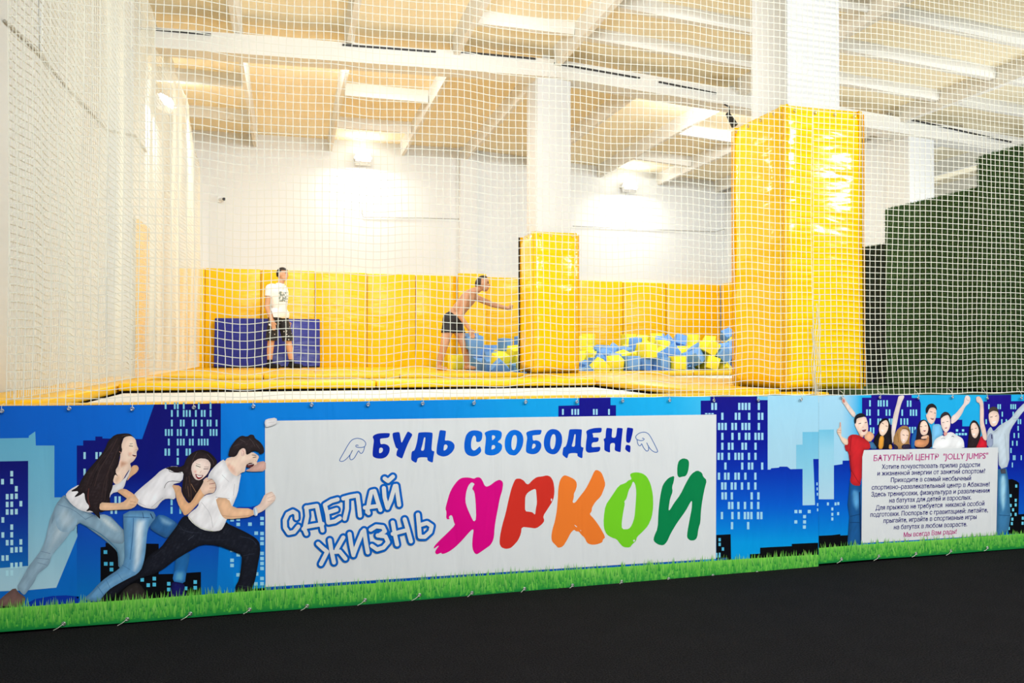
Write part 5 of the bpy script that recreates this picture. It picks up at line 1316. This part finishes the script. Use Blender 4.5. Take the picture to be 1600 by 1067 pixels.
 (0.19,6.326,13.0059,1.519,0.589,1.427,1.571, 1, 'yellow foam cube buried under the others in the big heap'),
 (0.205,5.913,11.7427,1.2821,-0.756,-0.469,1.003, 1, 'yellow foam cube buried under the others in the big heap'),
 (0.21,5.5749,11.8368,1.3821,-0.502,0.352,1.114, 0, 'blue foam cube buried under the others in the big heap'),
 (0.205,5.1265,11.8173,1.2511,0.119,0.336,-1.224, 0, 'blue foam cube buried under the others in the big heap'),
 (0.2,3.7763,12.9598,1.5174,1.66,0.112,-0.896, 0, 'blue foam cube buried under the others in the small heap'),
]

def foam_cube(kind):
    m = M['foam_yellow'] if kind else M['foam_blue']
    return MB().box(-.5, .5, -.5, .5, -.5, .5).build('foam_cube', m, bevel=.03, seg=2)
proto = {}
for (s, x, y, z, a, b, c, yel, lab) in CUBES:
    if yel not in proto:
        o = proto[yel] = foam_cube(yel)
    else:
        o = proto[yel].copy(); COL.objects.link(o)
    o.location = (x, y, z); o.rotation_euler = (a, b, c); o.scale = (s, s, s)
    tag(o, lab, 'foam cube', 'foam cubes in the pit')
# the loose filling the upper cubes lie on
mb = MB()
prof = [(11.06,1.062),(11.6,1.062),(12.3,1.32),(13.2,1.45),(13.74,1.45)]
for (y0,z0),(y1,z1) in zip(prof[1:], prof[2:]):
    mb.hexa([(3.0,y0,1.061),(9.07,y0,1.061),(9.07,y1,1.061),(3.0,y1,1.061),(3.0,y0,z0-.004),(9.07,y0,z0-.004),(9.07,y1,z1-.004),(3.0,y1,z1-.004)])
o = mb.build('foam_filling', M['foam_blue']); tag(o, 'packed blue foam buried under the loose cubes of the pit', 'foam', kind='stuff')
o = proto[1].copy(); COL.objects.link(o); o.scale = (.25,.25,.25)
c = at_y(714, 571, 13.2); o.location = (c.x, 13.2, 1.248 + .125); o.rotation_euler = (0, 0, .1)
tag(o, 'single yellow foam cube lying on the deck behind the legs of the shirtless man', 'foam cube', 'foam cubes in the pit')
# ================================================================== the two men
FXY = Vector((math.sin(YAW), math.cos(YAW), 0))
M['skin'] = mat('skin', (.56, .315, .19, 1), .55, .35, var=.05, vscale=18)
M['skin_tan'] = mat('tanned_skin', (.50, .265, .15, 1), .5, .35, var=.05, vscale=18)
M['hair'] = mat('dark_hair', (.022, .015, .012, 1), .55, .4, bump=.5, bscale=160, dist=.004)
M['tee'] = mat('white_cotton', (.80, .80, .80, 1), .85, .2, bump=.35, bscale=14, dist=.02)
M['sock'] = mat('black_sock', (.012, .012, .013, 1), .85, .2)
M['trunks'] = mat('charcoal_trunks', (.022, .021, .024, 1), .7, .3, bump=.3, bscale=22, dist=.015)
M['eye'] = mat('dark_eye', (.012, .009, .008, 1), .25, .5)
def shorts_mat():
    m, nt, b = new_mat('speckled_black_cotton'); N, L = nt.nodes, nt.links
    g = N.new('ShaderNodeNewGeometry'); v = N.new('ShaderNodeTexVoronoi'); v.inputs['Scale'].default_value = 19
    L.new(g.outputs['Position'], v.inputs['Vector'])
    r = N.new('ShaderNodeValToRGB'); r.color_ramp.interpolation = 'CONSTANT'
    r.color_ramp.elements[0].color = (.55,.55,.57,1); r.color_ramp.elements[1].color = (.013,.013,.016,1); r.color_ramp.elements[1].position = .2
    L.new(v.outputs['Distance'], r.inputs['Fac']); L.new(r.outputs['Color'], b.inputs['Base Color']); b.inputs['Roughness'].default_value = .8
    return m
M['speckled'] = shorts_mat()
M['print_grey'] = mat('grey_print', (.22, .27, .24, 1), .8, .2, var=.5, vscale=26)

def capsule(bm, a, b, ra, rb, n=14):
    a, b = Vector(a), Vector(b)
    d = b - a; L = d.length
    q = (d.normalized() if L > 1e-6 else Vector((0, 0, 1))).to_track_quat('Z', 'Y').to_matrix()
    rings = []
    for k in range(5): t = -PI/2 + PI/2*k/4; rings.append((ra*math.sin(t), ra*math.cos(t)))
    for k in range(5): t = PI/2*k/4; rings.append((L + rb*math.sin(t), rb*math.cos(t)))
    vs = []
    for (z, r) in rings:
        vs.append([bm.verts.new(a + q @ Vector((max(r, 1e-4)*math.cos(2*PI*j/n), max(r, 1e-4)*math.sin(2*PI*j/n), z))) for j in range(n)])
    for k in range(len(vs)-1):
        for j in range(n): bm.faces.new((vs[k][j], vs[k][(j+1) % n], vs[k+1][(j+1) % n], vs[k+1][j]))
    bm.faces.new(vs[0][::-1]); bm.faces.new(vs[-1])
def ellipsoid(bm, c, r, rot=(0, 0, 0)):
    mt = Matrix.Translation(Vector(c)) @ Euler(rot).to_matrix().to_4x4() @ Matrix.Diagonal((r[0], r[1], r[2], 1))
    bmesh.ops.create_uvsphere(bm, u_segments=18, v_segments=12, radius=1.0, matrix=mt)
def hand(bm, wrist, tip, side, curl):
    """palm, four bent fingers of different length and a thumb from the side of the palm"""
    w, t = Vector(wrist), Vector(tip)
    d = (t - w).normalized(); s = (Vector(side) - d*Vector(side).dot(d)).normalized(); n = d.cross(s)
    k = w + d*.085
    for e in (-.026, 0, .026): capsule(bm, w + s*e*.5, k + s*e, .017, .016, 10)
    for i, (e, l) in enumerate(((-.032, .062), (-.011, .075), (.011, .080), (.032, .070))):
        b0 = k + s*e; b1 = b0 + (d + n*curl*.5).normalized()*l*.5; b2 = b1 + (d + n*curl*1.6).normalized()*l*.5
        capsule(bm, b0, b1, .0105, .0095, 8); capsule(bm, b1, b2, .0095, .008, 8)
    a = w + d*.03 + s*.026; b1 = a + (d*.5 + s*.8 + n*curl*.4).normalized()*.038; b2 = b1 + (d*.9 + s*.2 + n*curl*.6).normalized()*.032
    capsule(bm, a, b1, .0125, .011, 8); capsule(bm, b1, b2, .011, .009, 8)
def to_remeshed(bm, name, voxel, smooth=6):
    me = bpy.data.meshes.new(name); bm.to_mesh(me); bm.free()
    o = bpy.data.objects.new(name, me); COL.objects.link(o)
    r = o.modifiers.new('r', 'REMESH'); r.mode = 'VOXEL'; r.voxel_size = voxel
    s = o.modifiers.new('s', 'SMOOTH'); s.factor = .5; s.iterations = smooth
    dg = bpy.context.evaluated_depsgraph_get(); dg.update()
    out = bpy.data.meshes.new_from_object(o.evaluated_get(dg))
    bpy.data.objects.remove(o); bpy.data.meshes.remove(me)
    out.name = name
    return out
def seg_dist(p, a, b):
    ab = b - a; t = max(0, min(1, (p-a).dot(ab)/max(ab.length_squared, 1e-9)))
    return (p - (a + ab*t)).length, t
def shell(body, name, pick, off, m, parent, thick=.006, smooth=3):
    """a garment: the body faces that pick() accepts, pushed outwards"""
    bm = bmesh.new(); bm.from_mesh(body); bm.normal_update()
    bmesh.ops.delete(bm, geom=[f for f in bm.faces if not pick(f.calc_center_median())], context='FACES')
    bm.normal_update()
    nn = {v: v.normal.copy() for v in bm.verts}
    for v in bm.verts:
        v.co += nn[v]*(off(v.co) if callable(off) else off)
    for _ in range(smooth): bmesh.ops.smooth_vert(bm, verts=bm.verts[:], factor=.5, use_axis_x=True, use_axis_y=True, use_axis_z=True)
    me = bpy.data.meshes.new(name); bm.to_mesh(me); bm.free()
    me.materials.append(m)
    for p in me.polygons: p.use_smooth = True
    o = bpy.data.objects.new(name, me); COL.objects.link(o); o.parent = parent
    so = o.modifiers.new('solid', 'SOLIDIFY'); so.thickness = thick; so.offset = -1
    return o
def person(px, d, z, bones, extra, hands, mskin, label):
    bm = bmesh.new()
    for (a, b, ra, rb) in bones.values(): capsule(bm, a, b, ra, rb)
    for e in extra: ellipsoid(bm, *e)
    for h in hands: hand(bm, *h)
    me = to_remeshed(bm, 'person', .0085, 5)
    me.materials.clear(); me.materials.append(mskin)
    for p in me.polygons: p.use_smooth = True
    o = bpy.data.objects.new('person', me); COL.objects.link(o)
    w = FXY*d + RT*((px-800)/FPX*d)
    o.location = (w.x, w.y, z); o.rotation_euler = (0, 0, -YAW)
    tag(o, label, 'person')
    B = {k: (Vector(a), Vector(b), ra, rb) for k, (a, b, ra, rb) in bones.items()}
    def near(c):
        best = None
        for k, (a, b, ra, rb) in B.items():
            d, t = seg_dist(c, a, b); d -= ra + (rb-ra)*t
            if best is None or d < best[0]: best = (d, t, k)
        return best
    return o, near

# ---- man in the white T-shirt, side on, looking past the camera's right
b1 = {
 'hip_n': ((-.045,-.075,.93), (-.05,-.085,.86), .112, .098), 'hip_f': ((.035,.075,.93), (.04,.08,.86), .108, .095),
 'belly': ((-.01,0,.95), (-.01,0,1.12), .134, .130), 'chest_n': ((-.02,-.05,1.12), (-.035,-.085,1.31), .112, .112), 'chest_f': ((.01,.05,1.12), (.02,.085,1.31), .112, .110),
 'girdle': ((-.085,-.145,1.385), (.035,.15,1.385), .062, .06), 'trap': ((0,0,1.38), (.03,-.005,1.46), .075, .06),
 'neck': ((.025,-.003,1.44), (.055,-.012,1.54), .056, .054),
 'arm_n': ((-.115,-.165,1.375), (-.15,-.20,1.05), .056, .043), 'fore_n': ((-.15,-.20,1.05), (-.05,-.215,.80), .043, .029),
 'arm_f': ((.03,.165,1.375), (.025,.20,1.06), .055, .043), 'fore_f': ((.025,.20,1.06), (.10,.17,.82), .042, .029),
 'thigh_n': ((-.055,-.085,.86), (-.105,-.10,.47), .092, .062), 'shin_n': ((-.105,-.10,.47), (-.122,-.095,.30), .060, .057), 'ank_n': ((-.122,-.095,.30), (-.13,-.09,.09), .056, .040), 'foot_n': ((-.15,-.09,.042), (.03,-.115,.032), .042, .032),
 'thigh_f': ((.045,.08,.86), (.145,.065,.47), .090, .061), 'shin_f': ((.145,.065,.47), (.175,.07,.30), .059, .056), 'ank_f': ((.175,.07,.30), (.205,.075,.09), .055, .040), 'foot_f': ((.185,.078,.042), (.37,.05,.032), .042, .032)}
ex1 = [((.062,-.012,1.632), (.100,.078,.112)), ((.095,-.03,1.565), (.058,.052,.055)), ((.163,-.05,1.600), (.020,.014,.022)), ((.148,-.046,1.565), (.016,.024,.010)), ((.045,-.092,1.615), (.028,.018,.036)), ((.040,.07,1.615), (.028,.018,.036))]
man, near = person(435.6, 13.9, 1.257, b1, ex1, [((-.05,-.215,.80), (-.01,-.22,.66), (.8,-.2,.3), .35), ((.10,.17,.82), (.14,.16,.68), (.8,-.2,.3), .35)], M['skin'], 'man in a white T-shirt and speckled black shorts standing by the leaning blue mat')
T = ('hip_n','hip_f','belly','chest_n','chest_f','girdle','trap')
def tee_pick(c):
    _, t, k = near(c)
    if k in T: return c.z > .87 and c.z < 1.475
    if k in ('arm_n', 'arm_f'): return t < .44
    return False
tee = shell(man.data, 't_shirt', tee_pick, lambda c: .014 + .03*max(0, (1.1-c.z)), M['tee'], man); tee['label'] = 'white T-shirt'
bm = bmesh.new()
gr = shell(man.data, 'shirt_print', lambda c: 1.14 < c.z < 1.32 and .035 < c.x < .17 and c.y < .05 and near(c)[2] in T and noise.noise(c*26) > -.05, lambda c: .0175, M['print_grey'], man, .002, 3); gr['label'] = 'grey print on the T-shirt front'
bm.free()
HANDS = [(Vector(a), Vector(b)) for a, b in (((-.05,-.215,.80), (.01,-.225,.60)), ((.10,.17,.82), (.17,.15,.60)))]
in_hand = lambda c: (seg_dist(c, *HANDS[0])[0] < .058 and c.y < -.155) or (seg_dist(c, *HANDS[1])[0] < .085 and c.y > .105)
sh = shell(man.data, 'shorts', lambda c: .47 < c.z < .90 and near(c)[2] not in ('fore_n', 'fore_f', 'arm_n', 'arm_f') and not in_hand(c), lambda c: .012 + .075*max(0, (.80-c.z)), M['speckled'], man); sh['label'] = 'knee-length black shorts with small white specks'
for k in ('n', 'f'):
    s = shell(man.data, 'sock', lambda c, k=k: c.z < .145 and near(c)[2] in ('ank_'+k, 'foot_'+k), .006, M['sock'], man, .004, 1); s['label'] = 'black sock and shoe'
hr = shell(man.data, 'hair', lambda c: c.z > 1.585 and (c.z > 1.690 or c.x < .062) and not (c.z < 1.655 and c.x > .018) and c.z > 1.575 + .3*max(0, c.x), .009, M['hair'], man, .008, 2); hr['label'] = 'short dark hair'
MB().tube([(.146,-.064,1.628), (.150,-.060,1.628)], .007, 8).build('eye', M['eye'], man)
MB().tube([(.130,-.080,1.646), (.156,-.060,1.648)], .0045, 6).build('eyebrow', M['hair'], man)
M['lip'] = mat('lip', (.36, .12, .10, 1), .5, .3)
MB().tube([(.142,-.068,1.566), (.158,-.052,1.566)], .005, 6).build('mouth', M['lip'], man)
MB().hexa([(-.115,-.205,.735),(-.03,-.225,.715),(-.03,-.215,.715),(-.115,-.195,.735),(-.115,-.205,.765),(-.03,-.225,.745),(-.03,-.215,.745),(-.115,-.195,.765)]).build('pocket_stripe', M['tee'], man)['label'] = 'white stripe on the shorts'

# ---- shirtless man bending forward with one arm stretched out
b2_ = {
 'hip_n': ((-.035,-.075,.78), (-.05,-.085,.70), .118, .105), 'hip_f': ((.035,.075,.78), (.04,.08,.70), .112, .10),
 'belly': ((.0,0,.80), (.11,0,.96), .118, .112), 'chest_n': ((.10,-.05,.95), (.225,-.085,1.115), .102, .105), 'chest_f': ((.11,.05,.95), (.25,.085,1.115), .10, .102),
 'girdle': ((.225,-.165,1.165), (.345,.15,1.135), .060, .06), 'trap': ((.255,0,1.175), (.335,-.003,1.225), .082, .064),
 'neck': ((.325,-.003,1.215), (.415,-.012,1.275), .057, .055),
 'arm_n': ((.215,-.185,1.15), (.125,-.245,.83), .055, .043), 'fore_n': ((.125,-.245,.83), (.262,-.245,.635), .042, .029),
 'arm_f': ((.365,.16,1.13), (.615,.13,1.02), .053, .042), 'fore_f': ((.615,.13,1.02), (.845,.105,.968), .041, .028),
 'thigh_n': ((-.055,-.085,.70), (-.115,-.245,.395), .098, .064), 'shin_n': ((-.115,-.245,.395), (-.155,-.225,.24), .061, .056), 'ank_n': ((-.155,-.225,.24), (-.21,-.20,.075), .055, .039), 'foot_n': ((-.215,-.19,.042), (-.09,-.31,.03), .040, .030),
 'thigh_f': ((.045,.08,.70), (.17,-.03,.39), .095, .063), 'shin_f': ((.17,-.03,.39), (.195,.04,.24), .060, .055), 'ank_f': ((.195,.04,.24), (.215,.10,.075), .054, .039), 'foot_f': ((.195,.11,.042), (.33,.02,.03), .040, .030)}
ex2 = [((.452,-.012,1.345), (.102,.080,.118), (0, .45, 0)), ((.492,-.027,1.275), (.060,.054,.058)), ((.562,-.05,1.315), (.018,.012,.022), (0, .4, 0)), ((.548,-.046,1.272), (.014,.022,.010)), ((.432,-.094,1.325), (.028,.018,.036), (0,.35,0)), ((.432,.072,1.325), (.028,.018,.036), (0,.35,0)),
       ((.06,-.09,.80), (.10,.08,.10)), ]
man2, near2 = person(708, 12.4, 1.254, b2_, ex2, [((.262,-.245,.635), (.325,-.235,.50), (.75,.0,.5), .25), ((.845,.105,.968), (.92,.19,.985), (.0,-.5,.8), -.45)], M['skin_tan'], 'shirtless man in short dark trunks bending forward and reaching over the foam cubes')
tr = shell(man2.data, 'swim_trunks', lambda c: c.z > .575 - .0 and (c.z + .55*c.x) < .872 and near2(c)[2] in ('hip_n','hip_f','belly','thigh_n','thigh_f','chest_n') and not (c.y < -.19 and c.x > .1), lambda c: .010 + .03*max(0, .7-c.z), M['trunks'], man2); tr['label'] = 'short charcoal trunks'
hr = shell(man2.data, 'hair', lambda c: c.z > 1.30 and (c.z - .25*(c.x-.45) > 1.415 or c.x < .435) and c.x < .545 and c.z > 1.30 + .25*max(0, c.x-.38), .012, M['hair'], man2, .010, 2); hr['label'] = 'short black hair'
MB().tube([(.545,-.066,1.345), (.549,-.060,1.345)], .007, 8).build('eye', M['eye'], man2)
MB().tube([(.530,-.082,1.362), (.556,-.062,1.362)], .004, 6).build('eyebrow', M['hair'], man2)
MB().tube([(.530,-.070,1.276), (.549,-.055,1.272)], .005, 6).build('mouth', M['lip'], man2)
# the cube he carries in his hand
w = FXY*12.4 + RT*((708-800)/FPX*12.4)
loc = Vector((w.x, w.y, 1.252)) + RT*.335 + FXY*(-.095) + Vector((0, 0, .432))
o = proto[0].copy(); COL.objects.link(o); o.scale = (.25, .22, .19)
o.location = loc; o.rotation_euler = (.12, -.06, -YAW + .32)
tag(o, 'blue foam cube held in the lowered hand of the shirtless man', 'foam cube', 'foam cubes in the pit')
